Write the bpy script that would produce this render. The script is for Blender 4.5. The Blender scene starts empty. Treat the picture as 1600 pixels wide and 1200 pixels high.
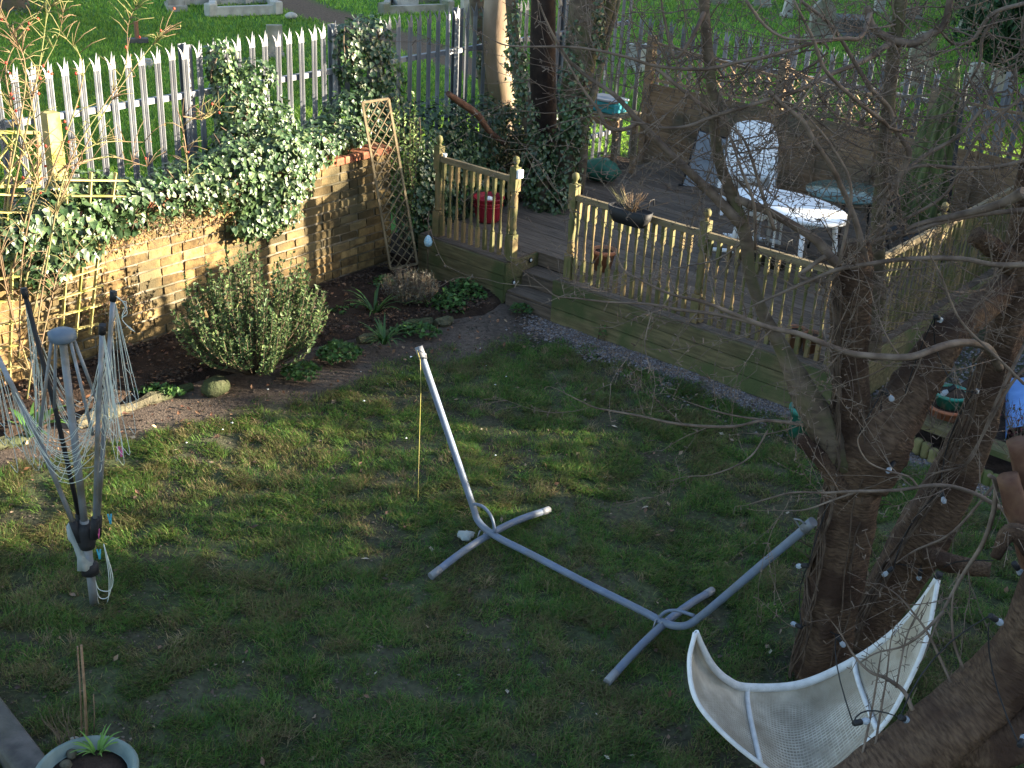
import bpy, math, random
import numpy as np
from math import sin, cos, tan, pi, radians, sqrt, atan2
from mathutils import Vector, Matrix, Quaternion
random.seed(7); rng = np.random.default_rng(11)
S = bpy.context.scene
COL = S.collection

# ------------------------------------------------------------------ camera
H = 4.8; FPX = 1938.6; PITCH = radians(25.565); ROLL = radians(2.971); AZ = radians(-50.95)
_da = Vector((sin(AZ), cos(AZ), 0)); _db = Vector((cos(AZ), -sin(AZ), 0))
def _w(v):                      # survey frame -> garden frame (x along the deck front, y away from the house)
    return Vector((-(v.dot(_da)), v.dot(_db), v.z))
_f = Vector((0, cos(PITCH), -sin(PITCH))); _r = Vector((1, 0, 0)); _u = _r.cross(_f)
CR = _w(_r*cos(ROLL)+_u*sin(ROLL)); CU = _w(-_r*sin(ROLL)+_u*cos(ROLL)); CF = _w(_f); FH = _w(Vector((0, 1, 0)))
CO = Vector((0, 0, H))
cd = bpy.data.cameras.new('camera'); cam = bpy.data.objects.new('camera', cd); COL.objects.link(cam)
cam.matrix_world = Matrix(((CR.x, CU.x, -CF.x, 0), (CR.y, CU.y, -CF.y, 0), (CR.z, CU.z, -CF.z, H), (0, 0, 0, 1)))
cd.sensor_width = 36; cd.lens = 36*FPX/1600; cd.clip_start = .05; cd.clip_end = 1500
S.camera = cam
# ------------------------------------------------------------------ sky, sun, exposure
SUN_EL = radians(12.5); SUN_AZ = radians(39.0)      # SUN_AZ measured from +x towards +y
w = bpy.data.worlds.new('World'); S.world = w; w.use_nodes = True
nt = w.node_tree; bg = nt.nodes['Background']; sky = nt.nodes.new('ShaderNodeTexSky')
sky.sky_type = 'NISHITA'; sky.sun_disc = False; sky.sun_elevation = SUN_EL; sky.sun_rotation = pi/2-SUN_AZ
sky.altitude = 50; sky.air_density = 1.0; sky.dust_density = 1.4; sky.ozone_density = 1.0
nt.links.new(sky.outputs[0], bg.inputs[0]); bg.inputs[1].default_value = 0.084
sl = bpy.data.lights.new('sun', 'SUN'); sun = bpy.data.objects.new('sun', sl); COL.objects.link(sun)
sl.energy = 5.0; sl.angle = radians(.53); sl.color = (1, .86, .64)
SD = Vector((cos(SUN_EL)*cos(SUN_AZ), cos(SUN_EL)*sin(SUN_AZ), sin(SUN_EL)))
sun.rotation_euler = SD.to_track_quat('Z', 'Y').to_euler(); sun.location = SD*30
S.view_settings.view_transform = 'Standard'; S.view_settings.look = 'None'
S.view_settings.exposure = 2.9; S.view_settings.gamma = 1; S.view_settings.use_curve_mapping = False

# ------------------------------------------------------------------ surveying helpers: photo coordinates -> places in the garden
def ray(u, v): return CF + CR*((u-800)/FPX) - CU*((v-600)/FPX)
def G(u, v, z=0.0):
    d = ray(u, v); return CO + d*((z-H)/d.z)
def PX(u, v, x): d = ray(u, v); return CO + d*(x/d.x)
def PY(u, v, y): d = ray(u, v); return CO + d*(y/d.y)
def PD(u, v, Y): d = ray(u, v); return CO + d*(Y/d.dot(FH))      # Y = horizontal distance in front of the house
def ppm(P): return FPX/((P-CO).dot(CF))

# ------------------------------------------------------------------ noise
def vn(x, y, s, seed=0):
    x = np.asarray(x)/s; y = np.asarray(y)/s
    xi = np.floor(x).astype(np.int64); yi = np.floor(y).astype(np.int64); fx = x-xi; fy = y-yi
    def h(a, b):
        n = (a*374761393+b*668265263+seed*144269504) & 0x7fffffff
        n = ((n ^ (n >> 13))*1274126177) & 0x7fffffff
        n = (n ^ (n >> 16)) & 0xffff
        return n/65535.0
    fx = fx*fx*(3-2*fx); fy = fy*fy*(3-2*fy)
    return (h(xi, yi)*(1-fx)+h(xi+1, yi)*fx)*(1-fy)+(h(xi, yi+1)*(1-fx)+h(xi+1, yi+1)*fx)*fy
def fbm(x, y, s, seed=0, o=3):
    t = 0; a = .5; n = 0
    for i in range(o): t = t+a*vn(x, y, s/2**i, seed+i*17); n += a; a *= .5
    return t/n

# ------------------------------------------------------------------ materials
def nmat(name, c1, c2=None, scale=8, rough=.8, bump=.3, bscale=None, stretch=(1, 1, 1), attr=None, spec=.22, rnd=0.0, metal=0, dist=.01, c3=None, s3=1.5, lo=.35, hi=.65, trans=0, dirt=0):
    m = bpy.data.materials.new(name); m.use_nodes = True; n = m.node_tree.nodes; l = m.node_tree.links
    b = n['Principled BSDF']; b.inputs['Roughness'].default_value = rough; b.inputs['Metallic'].default_value = metal
    b.inputs['Specular IOR Level'].default_value = spec
    geo = n.new('ShaderNodeNewGeometry'); mp = n.new('ShaderNodeMapping'); mp.inputs['Scale'].default_value = stretch
    l.new(geo.outputs['Position'], mp.inputs['Vector'])
    tx = n.new('ShaderNodeTexNoise'); tx.inputs['Scale'].default_value = scale; tx.inputs['Detail'].default_value = 6
    l.new(mp.outputs[0], tx.inputs['Vector'])
    rp = n.new('ShaderNodeValToRGB'); rp.color_ramp.elements[0].position = lo; rp.color_ramp.elements[1].position = hi
    rp.color_ramp.elements[0].color = (*c1, 1); rp.color_ramp.elements[1].color = (*(c2 or c1), 1)
    l.new(tx.outputs['Fac'], rp.inputs[0]); out = rp.outputs[0]
    if c3:
        t3 = n.new('ShaderNodeTexNoise'); t3.inputs['Scale'].default_value = s3; t3.inputs['Detail'].default_value = 4
        l.new(geo.outputs['Position'], t3.inputs['Vector'])
        r3 = n.new('ShaderNodeMapRange'); r3.inputs[1].default_value = .45; r3.inputs[2].default_value = .62; l.new(t3.outputs['Fac'], r3.inputs[0])
        mx = n.new('ShaderNodeMix'); mx.data_type = 'RGBA'; l.new(r3.outputs[0], mx.inputs[0]); l.new(out, mx.inputs[6]); mx.inputs[7].default_value = (*c3, 1); out = mx.outputs[2]
    if attr == 'ax':
        at = n.new('ShaderNodeAttribute'); at.attribute_name = 'ax'; l.new(at.outputs['Color'], mp.inputs['Vector'])
    elif attr:
        at = n.new('ShaderNodeAttribute'); at.attribute_name = attr
        mx = n.new('ShaderNodeMix'); mx.data_type = 'RGBA'; mx.blend_type = 'MULTIPLY'; mx.inputs[0].default_value = 1
        l.new(at.outputs['Color'], mx.inputs[6]); l.new(out, mx.inputs[7]); out = mx.outputs[2]
    if rnd:
        oi = n.new('ShaderNodeObjectInfo'); mr = n.new('ShaderNodeMapRange'); mr.inputs[3].default_value = 1-rnd; mr.inputs[4].default_value = 1+rnd
        l.new(oi.outputs['Random'], mr.inputs[0]); hs = n.new('ShaderNodeHueSaturation'); l.new(mr.outputs[0], hs.inputs['Value']); l.new(out, hs.inputs['Color']); out = hs.outputs[0]
    l.new(out, b.inputs['Base Color'])
    if bump:
        t2 = n.new('ShaderNodeTexNoise'); t2.inputs['Scale'].default_value = bscale or scale*4; t2.inputs['Detail'].default_value = 5
        l.new(mp.outputs[0], t2.inputs['Vector']); bp = n.new('ShaderNodeBump'); bp.inputs['Strength'].default_value = bump; bp.inputs['Distance'].default_value = dist
        l.new(t2.outputs['Fac'], bp.inputs['Height']); l.new(bp.outputs[0], b.inputs['Normal'])
    if trans:
        b.inputs['Transmission Weight'].default_value = 0
        tr = n.new('ShaderNodeBsdfTranslucent'); ms = n.new('ShaderNodeMixShader'); ms.inputs[0].default_value = trans
        l.new(out, tr.inputs[0]); o = n['Material Output']; l.new(b.outputs[0], ms.inputs[1]); l.new(tr.outputs[0], ms.inputs[2]); l.new(ms.outputs[0], o.inputs[0])
    return m
M = {}
M['blade'] = nmat('grass_blade', (.8, .8, .8), (1.15, 1.15, 1.15), 3, .55, 0, attr='col', trans=.45, spec=.15)
M['soilcol'] = nmat('lawn_ground', (.75, .75, .75), (1.3, 1.3, 1.3), 30, .95, .8, 60, attr='col', spec=.15)
M['soil'] = nmat('soil', (.020, .013, .010), (.045, .030, .022), 9, .95, 1, 40, dist=.02, spec=.15)
M['gravel'] = nmat('gravel', (.9, .9, .9), (1.1, 1.1, 1.1), 30, .8, .3, 80, attr='col')
M['brick'] = nmat('brick', (.10, .064, .028), (.225, .150, .062), 16, .92, 1, 70, rnd=.45, c3=(.085, .068, .036), s3=1.6)
M['redbrick'] = nmat('red_brick', (.20, .065, .04), (.30, .13, .07), 14, .9, .5, 60, rnd=.2)
M['mortar'] = nmat('mortar', (.13, .11, .08), (.21, .18, .14), 20, .95, .6, 80, c3=(.07, .065, .04))
M['galv'] = nmat('galvanised_steel', (.16, .17, .19), (.25, .26, .28), 6, .55, .15, 30, rnd=.12, c3=(.14, .145, .16), metal=.25)
M['deck'] = nmat('deck_board', (.070, .054, .042), (.125, .095, .073), 5, .8, .4, 30, stretch=(1, 9, 9), rnd=.25)
M['fascia'] = nmat('fascia_board', (.085, .072, .036), (.155, .128, .066), 4, .85, .4, 30, stretch=(1, 8, 8), rnd=.18, c3=(.065, .078, .03), s3=3)
M['baluster'] = nmat('baluster_wood', (.066, .070, .026), (.120, .108, .048), 6, .75, .3, 30, stretch=(6, 6, 1), rnd=.2, c3=(.17, .12, .06), s3=5)
M['rail'] = nmat('handrail_wood', (.11, .085, .05), (.17, .135, .08), 5, .7, .3, 30, stretch=(1, 6, 6))
M['fence'] = nmat('fence_board', (.155, .098, .058), (.26, .17, .105), 4, .85, .4, 30, stretch=(1, 8, 8), rnd=.2, c3=(.10, .085, .06), s3=2)
M['trellis'] = nmat('trellis_wood', (.26, .215, .09), (.40, .335, .15), 8, .8, .3, 40, rnd=.15, c3=(.22, .21, .05), s3=6)
M['oldtrellis'] = nmat('weathered_trellis', (.12, .09, .055), (.21, .165, .10), 9, .85, .3, 40, rnd=.2)
M['ivy'] = nmat('ivy_leaf', (.75, .75, .75), (1.3, 1.3, 1.3), 3, .42, 0, attr='col', spec=.6, trans=.12)
M['leaf'] = nmat('leaf', (.85, .85, .85), (1.2, 1.2, 1.2), 4, .5, 0, attr='col', trans=.2)
M['stem'] = nmat('stem', (.07, .05, .035), (.13, .095, .065), 20, .85, .2)
M['cane'] = nmat('rose_cane', (.13, .085, .05), (.20, .145, .085), 3, .6, 0, c3=(.13, .14, .05), s3=3)
M['hip'] = nmat('rose_hip', (.30, .03, .02), (.38, .06, .03), 5, .4, 0)
M['bark'] = nmat('cherry_bark', (.042, .024, .015), (.120, .076, .050), 9, .85, 1, 10, stretch=(8, 1.4, 1.4), c3=(.040, .022, .015), s3=4, dist=.018, lo=.32, hi=.70, attr='ax')
M['twig'] = nmat('twig_bark', (.07, .048, .037), (.17, .128, .10), 10, .75, .3, 40)
M['limb'] = nmat('limb_bark', (.060, .043, .032), (.12, .092, .066), 9, .8, .6, 40, stretch=(1, 1, 3), c3=(.075, .07, .034), s3=5)
M['bark2'] = nmat('smooth_bark', (.17, .12, .085), (.26, .20, .15), 5, .85, .4, 20, stretch=(1, 1, .4), c3=(.13, .10, .06))
M['darkbark'] = nmat('dark_bark', (.022, .014, .012), (.042, .028, .022), 9, .9, .6, 30)
M['cutwood'] = nmat('cut_wood', (.075, .035, .024), (.12, .065, .042), 12, .85, .4)
M['steel'] = nmat('painted_steel_tube', (.095, .125, .185), (.13, .162, .225), 12, .45, .05, 60, metal=.0, c3=(.12, .14, .175), s3=9)
M['alu'] = nmat('dull_aluminium', (.16, .18, .21), (.24, .26, .29), 8, .5, .1, 40, metal=.1, c3=(.14, .135, .12), s3=5)
M['black'] = nmat('black_plastic', (.010, .010, .012), (.018, .018, .020), 8, .65, .1, spec=.25)
M['line'] = nmat('washing_line', (.42, .46, .42), (.58, .6, .55), 20, .6, 0)
M['bluegreyplastic'] = nmat('blue_grey_plastic', (.07, .095, .13), (.10, .13, .17), 10, .5, .1)
M['white'] = nmat('white_plastic', (.62, .63, .65), (.74, .75, .77), 4, .35, .05, c3=(.66, .66, .66), s3=3)
M['wicker'] = nmat('white_wicker', (.44, .385, .31), (.60, .54, .45), 10, .6, .3, 90, c3=(.33, .28, .21), s3=3)
M['wickerback'] = nmat('wicker_backing', (.27, .23, .18), (.37, .32, .26), 20, .8, .3, 90)
M['rim'] = nmat('wicker_rim', (.52, .52, .52), (.64, .64, .64), 20, .55, .4, 120)
M['pink'] = nmat('pink_peg', (.50, .10, .26), None, 5, .4, 0)
M['blue'] = nmat('blue_peg', (.05, .28, .40), None, 5, .4, 0)
M['rag'] = nmat('grey_cloth', (.15, .17, .17), (.26, .29, .28), 10, .9, .4)
M['redtub'] = nmat('red_plastic', (.20, .013, .022), (.27, .018, .032), 4, .4, .05)
M['terracotta'] = nmat('terracotta', (.26, .09, .05), (.36, .14, .08), 8, .85, .2, c3=(.20, .10, .06))
M['greenpot'] = nmat('green_glazed_pot', (.02, .14, .12), (.03, .20, .16), 5, .35, .1, c3=(.05, .10, .06), s3=8)
M['greypot'] = nmat('grey_green_pot', (.11, .15, .14), (.17, .21, .19), 8, .6, .2)
M['parasol'] = nmat('parasol_cloth', (.026, .040, .014), (.100, .118, .045), 6, .8, .4, stretch=(4, 4, .5))  # paler vertical streaks paint sunlit folds into the cloth colour
M['teal'] = nmat('teal_plastic', (.02, .16, .20), (.03, .22, .26), 5, .45, .05)
M['tarp'] = nmat('green_tarp', (.015, .075, .05), (.03, .11, .075), 6, .5, .4)
M['bluetarp'] = nmat('blue_sheet', (.09, .20, .46), (.13, .27, .56), 5, .5, .4)
M['navy'] = nmat('navy_cloth', (.02, .04, .08), (.04, .07, .12), 10, .85, .4)
M['greycloth'] = nmat('grey_canvas', (.16, .18, .20), (.22, .24, .26), 10, .85, .2)
M['stone'] = nmat('grave_stone', (.20, .18, .15), (.33, .31, .27), 5, .9, .5, c3=(.16, .17, .11), rnd=.2)
M['palestone'] = nmat('pale_stone', (.28, .27, .24), (.42, .40, .35), 5, .9, .4)
M['darkstone'] = nmat('dark_stone', (.05, .05, .05), (.10, .095, .09), 5, .8, .4)
M['rock'] = nmat('mossy_rock', (.055, .05, .035), (.12, .105, .07), 9, .95, .9, 40, c3=(.045, .058, .025), dist=.02)
M['concrete'] = nmat('concrete', (.05, .047, .045), (.10, .092, .085), 9, .95, .6, 50, c3=(.08, .08, .06))
M['greenglass'] = nmat('green_glass', (.04, .08, .07), (.06, .10, .09), 5, .15, 0)
M['bulb'] = nmat('clear_bulb', (.40, .46, .55), (.6, .66, .74), 8, .12, 0, spec=.8)
M['lens'] = nmat('light_lens', (.35, .42, .45), (.5, .55, .58), 30, .25, 0)
bm0 = M['bulb'].node_tree.nodes['Principled BSDF']; bm0.inputs['Transmission Weight'].default_value = .6; bm0.inputs['IOR'].default_value = 1.3
M['vine'] = nmat('vine_stem', (.045, .030, .022), (.10, .07, .052), 14, .85, .3)
M['iris'] = nmat('pale_blue_glass', (.18, .42, .58), (.45, .55, .62), 60, .3, 0)
M['palebrick'] = nmat('house_render', (.35, .30, .24), (.42, .36, .30), 3, .9, .2)
M['slate'] = nmat('roof_slate', (.06, .06, .07), (.10, .10, .11), 6, .8, .3)
M['log'] = nmat('log_edging', (.12, .11, .045), (.20, .17, .08), 10, .85, .4, rnd=.2, c3=(.08, .10, .03))

# ------------------------------------------------------------------ object helpers
def tag(o, label=None, cat=None, group=None, kind=None):
    if label: o['label'] = label
    if cat: o['category'] = cat
    if group: o['group'] = group
    if kind: o['kind'] = kind
    return o
def thing(name, label, cat, loc=(0, 0, 0), group=None):
    o = bpy.data.objects.new(name, None); COL.objects.link(o); o.location = loc; o.empty_display_size = .1
    return tag(o, label, cat, group)
def origin(p):
    v = Vector((0, 0, 0))
    while p is not None: v = v+Vector(p.location); p = p.parent
    return v
def link(name, me, parent=None, loc=None, rot=None, scale=None):
    """an object that uses mesh me (built about its own origin) at world place loc"""
    o = bpy.data.objects.new(name, me); COL.objects.link(o)
    if parent: o.parent = parent
    if loc is not None: o.location = Vector(loc)-origin(parent)
    if rot is not None:
        if isinstance(rot, Quaternion): o.rotation_mode = 'QUATERNION'; o.rotation_quaternion = rot
        else: o.rotation_euler = rot
    if scale is not None: o.scale = scale
    return o
def np_mesh(name, V, F, mat, col=None, smooth=False):
    me = bpy.data.meshes.new(name); V = np.asarray(V, np.float32); F = np.asarray(F, np.int32); k = F.shape[1]
    me.vertices.add(len(V)); me.vertices.foreach_set('co', V.ravel()); me.loops.add(F.size); me.loops.foreach_set('vertex_index', F.ravel())
    me.polygons.add(len(F)); me.polygons.foreach_set('loop_start', np.arange(0, F.size, k, dtype=np.int32))
    me.polygons.foreach_set('use_smooth', np.full(len(F), smooth)); me.update(calc_edges=True)
    if col is not None:
        a = me.color_attributes.new('col', 'FLOAT_COLOR', 'POINT'); c = np.ones((len(V), 4), np.float32); c[:, :3] = col; a.data.foreach_set('color', c.ravel())
    me.materials.append(mat); return me
class MB:
    def __init__(s): s.v = []; s.f = []; s.sm = []
    def add(s, vs, fs, sm=False):
        b = len(s.v); s.v += [tuple(v) for v in vs]; s.f += [[i+b for i in f] for f in fs]; s.sm += [sm]*len(fs); return s
    def box(s, c, d, rot=None, bevel=0):
        c = Vector(c); x, y, z = d[0]/2, d[1]/2, d[2]/2
        if bevel:
            b = bevel; P = []
            for zz, i in ((-z, b), (-z+b, 0), (z-b, 0), (z, b)):
                X, Y = x-i, y-i
                P += [Vector((-X, -Y, zz)), Vector((X, -Y, zz)), Vector((X, Y, zz)), Vector((-X, Y, zz))]
            F = [[3, 2, 1, 0], [12, 13, 14, 15]]
            for k in range(3):
                for j in range(4): F.append([k*4+j, k*4+(j+1) % 4, k*4+4+(j+1) % 4, k*4+4+j])
        else:
            P = [Vector((i*x, j*y, k*z)) for k in (-1, 1) for i, j in ((-1, -1), (1, -1), (1, 1), (-1, 1))]
            F = [[3, 2, 1, 0], [4, 5, 6, 7], [0, 1, 5, 4], [1, 2, 6, 5], [2, 3, 7, 6], [3, 0, 4, 7]]
        if rot is not None:
            R = rot if isinstance(rot, (Matrix, Quaternion)) else Matrix.Rotation(rot, 3, 'Z')
            P = [R @ p for p in P]
        return s.add([p+c for p in P], F)
    def bar(s, a, b, wd, th, up=(0, 0, 1)):
        a = Vector(a); b = Vector(b); d = (b-a); L = d.length; d.normalize(); up = Vector(up); sd = d.cross(up)
        if sd.length < 1e-4: sd = d.cross(Vector((1, 0, 0)))
        sd.normalize(); n = sd.cross(d).normalized()
        R = Matrix((d, sd, n)).transposed()
        return s.box((a+b)/2, (L, th, wd), R)
    def tube(s, pts, r, n=8, cap=True, sm=True):
        pts = [Vector(p) for p in pts]; m = len(pts)
        if not hasattr(r, '__len__'): r = [r]*m
        t0 = (pts[1]-pts[0]).normalized(); up = Vector((0, 0, 1)) if abs(t0.z) < .9 else Vector((1, 0, 0)); nx = t0.cross(up).normalized()
        V = []
        for i, p in enumerate(pts):
            t = (pts[min(i+1, m-1)]-pts[max(i-1, 0)])
            t = t.normalized() if t.length > 1e-9 else t0
            nx = (nx-t*nx.dot(t)); nx = nx.normalized() if nx.length > 1e-6 else t.orthogonal().normalized(); ny = t.cross(nx)
            for k in range(n):
                a = 2*pi*k/n; V.append(p+(nx*cos(a)+ny*sin(a))*r[i])
        F = [[i*n+k, i*n+(k+1) % n, (i+1)*n+(k+1) % n, (i+1)*n+k] for i in range(m-1) for k in range(n)]
        s.add(V, F, sm)
        if cap:
            b = len(s.v)-len(V); s.f.append([b+k for k in range(n)][::-1]); s.f.append([b+(m-1)*n+k for k in range(n)]); s.sm += [False, False]
        return s
    def lathe(s, prof, n=16, c=(0, 0, 0), sm=True, axis=None, rf=None):
        c = Vector(c); V = []
        for (r, z) in prof:
            for k in range(n):
                a = 2*pi*k/n; rr = r*(rf(a, z) if rf else 1); p = Vector((rr*cos(a), rr*sin(a), z))
                if axis is not None: p = axis @ p
                V.append(p+c)
        m = len(prof); F = [[i*n+k, i*n+(k+1) % n, (i+1)*n+(k+1) % n, (i+1)*n+k] for i in range(m-1) for k in range(n)]
        s.add(V, F, sm); b = len(s.v)-len(V)
        if prof[0][0] > 1e-4: s.f.append([b+k for k in range(n)][::-1]); s.sm.append(False)
        if prof[-1][0] > 1e-4: s.f.append([b+(m-1)*n+k for k in range(n)]); s.sm.append(False)
        return s
    def prism(s, poly, y0, y1, M3=None, c=(0, 0, 0)):      # poly in xz, extruded along y
        n = len(poly); V = [Vector((x, y, z)) for y in (y0, y1) for x, z in poly]
        if M3 is not None: V = [M3 @ v for v in V]
        c = Vector(c); return s.add([v+c for v in V], [list(range(n)), list(range(2*n-1, n-1, -1))]+[[i, i+n, (i+1) % n+n, (i+1) % n] for i in range(n)])
    def mesh(s, name, mat):
        me = bpy.data.meshes.new(name); me.from_pydata(s.v, [], s.f); me.polygons.foreach_set('use_smooth', s.sm); me.materials.append(mat); me.update(); return me
    def obj(s, name, mat, parent=None, kind=None):           # verts are in world space
        o0 = origin(parent); me = s.mesh(name, mat)
        if parent: me.transform(Matrix.Translation(-o0))
        o = bpy.data.objects.new(name, me); COL.objects.link(o)
        if parent: o.parent = parent
        if kind: o['kind'] = kind
        return o
def lonely(o, loc):            # move a one-mesh thing's origin to its base
    o.data.transform(Matrix.Translation(-Vector(loc))); o.location = loc; return o
def smooth_path(pts, k=6):
    """Catmull-Rom through (x,y,z,r)"""
    P = [Vector(p) for p in pts]; out = []
    P = [P[0]*2-P[1]]+P+[P[-1]*2-P[-2]]
    for i in range(1, len(P)-2):
        for j in range(k):
            t = j/k; a, b, c, d = P[i-1], P[i], P[i+1], P[i+2]
            out.append(.5*((2*b)+(c-a)*t+(2*a-5*b+4*c-d)*t*t+(3*b-a-3*c+d)*t**3))
    out.append(P[-2]); return out
def spath(pxpts, k=6):         # [(u,v,Y,r)] -> points, radii
    q = smooth_path([(*PD(u, v, Y), r) for u, v, Y, r in pxpts], k); return [Vector(p[:3]) for p in q], [max(p[3], .0015) for p in q]

# leaf clouds ------------------------------------------------------
T_IVY = (np.array([(0, -.1, 0), (.42, .0, .03), (.30, .42, .0), (.0, .95, .08), (-.30, .42, .0), (-.42, 0, .03), (0, .25, -.06)]), np.array([(0, 1, 6), (1, 2, 6), (2, 3, 6), (3, 4, 6), (4, 5, 6), (5, 0, 6)]))
T_LEAF = (np.array([(0, 0, 0), (.28, .45, .06), (0, 1, 0), (-.28, .45, .06), (0, .5, -.03)]), np.array([(0, 1, 4), (1, 2, 4), (2, 3, 4), (3, 0, 4)]))
T_LONG = (np.array([(-.04, 0, 0), (.04, 0, 0), (.05, .5, .06), (-.05, .5, .06), (0, 1, 0)]), np.array([(0, 1, 2), (0, 2, 3), (3, 2, 4)]))
def norm(a): return a/np.maximum(np.linalg.norm(a, axis=1, keepdims=True), 1e-9)
def cloud(P, N, size, tmpl, tipdir=None, jitter=.6):
    P = np.asarray(P, float); n = len(P); N = norm(np.asarray(N, float)+rng.normal(0, jitter, (n, 3)))
    d = tipdir if tipdir is not None else np.tile((0, 0, -1.), (n, 1))
    d = d+rng.normal(0, jitter, (n, 3)); t = norm(d-N*(d*N).sum(1, keepdims=True)); b = np.cross(t, N)
    tv, tf = tmpl; sz = np.broadcast_to(np.asarray(size, float), (n,))[:, None, None]
    V = P[:, None, :]+sz*(tv[None, :, 0:1]*b[:, None, :]+tv[None, :, 1:2]*t[:, None, :]+tv[None, :, 2:3]*N[:, None, :])
    F = tf[None]+(np.arange(n)*len(tv))[:, None, None]
    return V.reshape(-1, 3), F.reshape(-1, 3), len(tv)
def palette(n, cols, wts, var=.2):
    cols = np.array(cols); idx = rng.choice(len(cols), n, p=np.array(wts)/sum(wts)); return cols[idx]*rng.uniform(1-var, 1+var, (n, 1))
def foliage(name, P, N, size, tmpl, cols, wts, mat, parent=None, tipdir=None, jitter=.6, var=.25, kind='stuff'):
    V, F, k = cloud(P, N, size, tmpl, tipdir, jitter); c = np.repeat(palette(len(P), cols, wts, var), k, 0)
    if parent: V = V-np.array(origin(parent))
    me = np_mesh(name, V, F, mat, c); o = bpy.data.objects.new(name, me); COL.objects.link(o)
    if parent: o.parent = parent
    if kind: o['kind'] = kind
    return o
def blobs(bl, dens, inner=.25):
    """leaves in the outer layer of ellipsoids: list of (centre, (rx,ry,rz)); dens leaves / m2"""
    Ps = []; Ns = []
    for c, r in bl:
        r = np.array(r); area = 4*pi*((r[0]*r[1])**1.6/3+(r[0]*r[2])**1.6/3+(r[1]*r[2])**1.6/3)**(1/1.6); n = int(area*dens)
        d = norm(rng.normal(0, 1, (n, 3))); k = 1-inner*rng.random((n, 1))**1.5+rng.normal(0, .05, (n, 1))
        lump = 1+.35*(vn(d[:, 0]*3+c[0]*5, d[:, 2]*3+d[:, 1]*2+c[1]*5, .9, 5)-.5)
        Ps.append(np.array(c)+d*r*k*lump[:, None]); Ns.append(norm(d/r))
    return np.concatenate(Ps), np.concatenate(Ns)

# ================================================================== GROUND
def lawn_mask(x, y):
    """0 bare soil ... 1 grass; follows the flower bed edge on the left and the deck on the far side"""
    edge = np.interp(y, [0, 2, 4.0, 5.1, 5.9, 7.1, 7.95, 8.7, 9.3], [-8.3, -8.2, -8.05, -7.75, -7.55, -7.35, -7.15, -6.9, -6.5])
    m = np.clip((x-edge)/.35+.5+(fbm(x, y, .5, 3)-.5)*1.6, 0, 1)
    g = np.clip((8.93-.0*x-y)/.2+.5+(fbm(x, y, .4, 9)-.5)*2.4, 0, 1)
    wear = np.clip((fbm(x, y, .33, 21, 4)-.29)*6, .55, 1)
    return m*g*wear
def zlawn(x, y): return .035*(fbm(x, y, 1.1, 31)-.5)+.03*(fbm(x, y, .28, 77)-.5)-.01
xs = np.arange(-9.25, 1.6, .05); ys = np.arange(.6, 9.26, .05); X, Y = np.meshgrid(xs, ys)
Z = zlawn(X, Y); V = np.stack([X, Y, Z], -1).reshape(-1, 3); nx = len(xs); ny = len(ys)
I = (np.arange(ny-1)[:, None]*nx+np.arange(nx-1)[None]).ravel(); F = np.stack([I, I+1, I+nx+1, I+nx], 1)
lm = lawn_mask(X, Y).ravel()[:, None]
n1 = fbm(X, Y, .35, 50).ravel()[:, None]
soilc = np.array([.078, .061, .050])*(.6+.9*n1); grc = np.array([.055, .068, .032])*(.5+1.0*n1)
inr = np.clip((X.ravel()[:, None]-np.interp(Y.ravel(), [0, 2, 4.0, 5.1, 5.9, 7.1, 7.95, 8.7, 9.3], [-8.3, -8.2, -8.05, -7.75, -7.55, -7.35, -7.15, -6.9, -6.5])[:, None])/.6, 0, 1)
me = np_mesh('lawn', V, F, M['soilcol'], soilc*(1-lm)*(1-.45*inr)+grc*lm*.75, True); o = link('lawn', me); o['kind'] = 'structure'
# wide base sheet to the horizon
g = MB(); g.box((0, 0, -.35), (900, 900, .5)); o = g.obj('ground', nmat('base_ground', (.05, .055, .03), (.08, .085, .045), 2, .95, .3)); o['kind'] = 'structure'
# cemetery ground
ZC = .12
def zcem(x, y): return ZC+.10*(fbm(x, y, 3.5, 61)-.5)
pathpts = [G(250, -60, ZC), G(430, -5, ZC), G(530, 30, ZC), G(700, 92, ZC), G(880, 150, ZC)]
def pathd(x, y):
    d = np.full(x.shape, 9.)
    for a, b in zip(pathpts[:-1], pathpts[1:]):
        ax, ay, bx, by = a.x, a.y, b.x, b.y; t = np.clip(((x-ax)*(bx-ax)+(y-ay)*(by-ay))/((bx-ax)**2+(by-ay)**2), 0, 1)
        d = np.minimum(d, np.hypot(x-ax-t*(bx-ax), y-ay-t*(by-ay)))
    return d
def cem_mask(x, y): return np.clip((pathd(x, y)-.45)/.3+(fbm(x, y, .6, 5)-.5), 0, 1)
def sheet(name, x0, x1, y0, y1, st):
    xs = np.arange(x0, x1+.001, st); ys = np.arange(y0, y1+.001, st); X, Y = np.meshgrid(xs, ys); Z = zcem(X, Y); nx = len(xs); ny = len(ys)
    V = np.stack([X, Y, Z], -1).reshape(-1, 3); I = (np.arange(ny-1)[:, None]*nx+np.arange(nx-1)[None]).ravel(); F = np.stack([I, I+1, I+nx+1, I+nx], 1)
    mk = cem_mask(X, Y).ravel()[:, None]; n1 = fbm(X, Y, 1.2, 50).ravel()[:, None]
    c = np.array([.105, .070, .046])*(1-mk)+mk*np.array([.06, .14, .025])*(.6+.8*n1)
    o = link(name, np_mesh(name, V, F, M['soilcol'], c, True)); o['kind'] = 'structure'
sheet('cemetery_ground', -48, -9.6, -8, 56, .2)
sheet('cemetery_ground', -9.6, 30, 14.2, 56, .2)
bdry = MB(); bdry.box((-9.6, 6.7, -.05), (.06, 15, .3)); bdry.box((0, 14.17, -.05), (40, .06, .3)); bdry.obj('earth_bank', M['soil'])['kind'] = 'structure'

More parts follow.
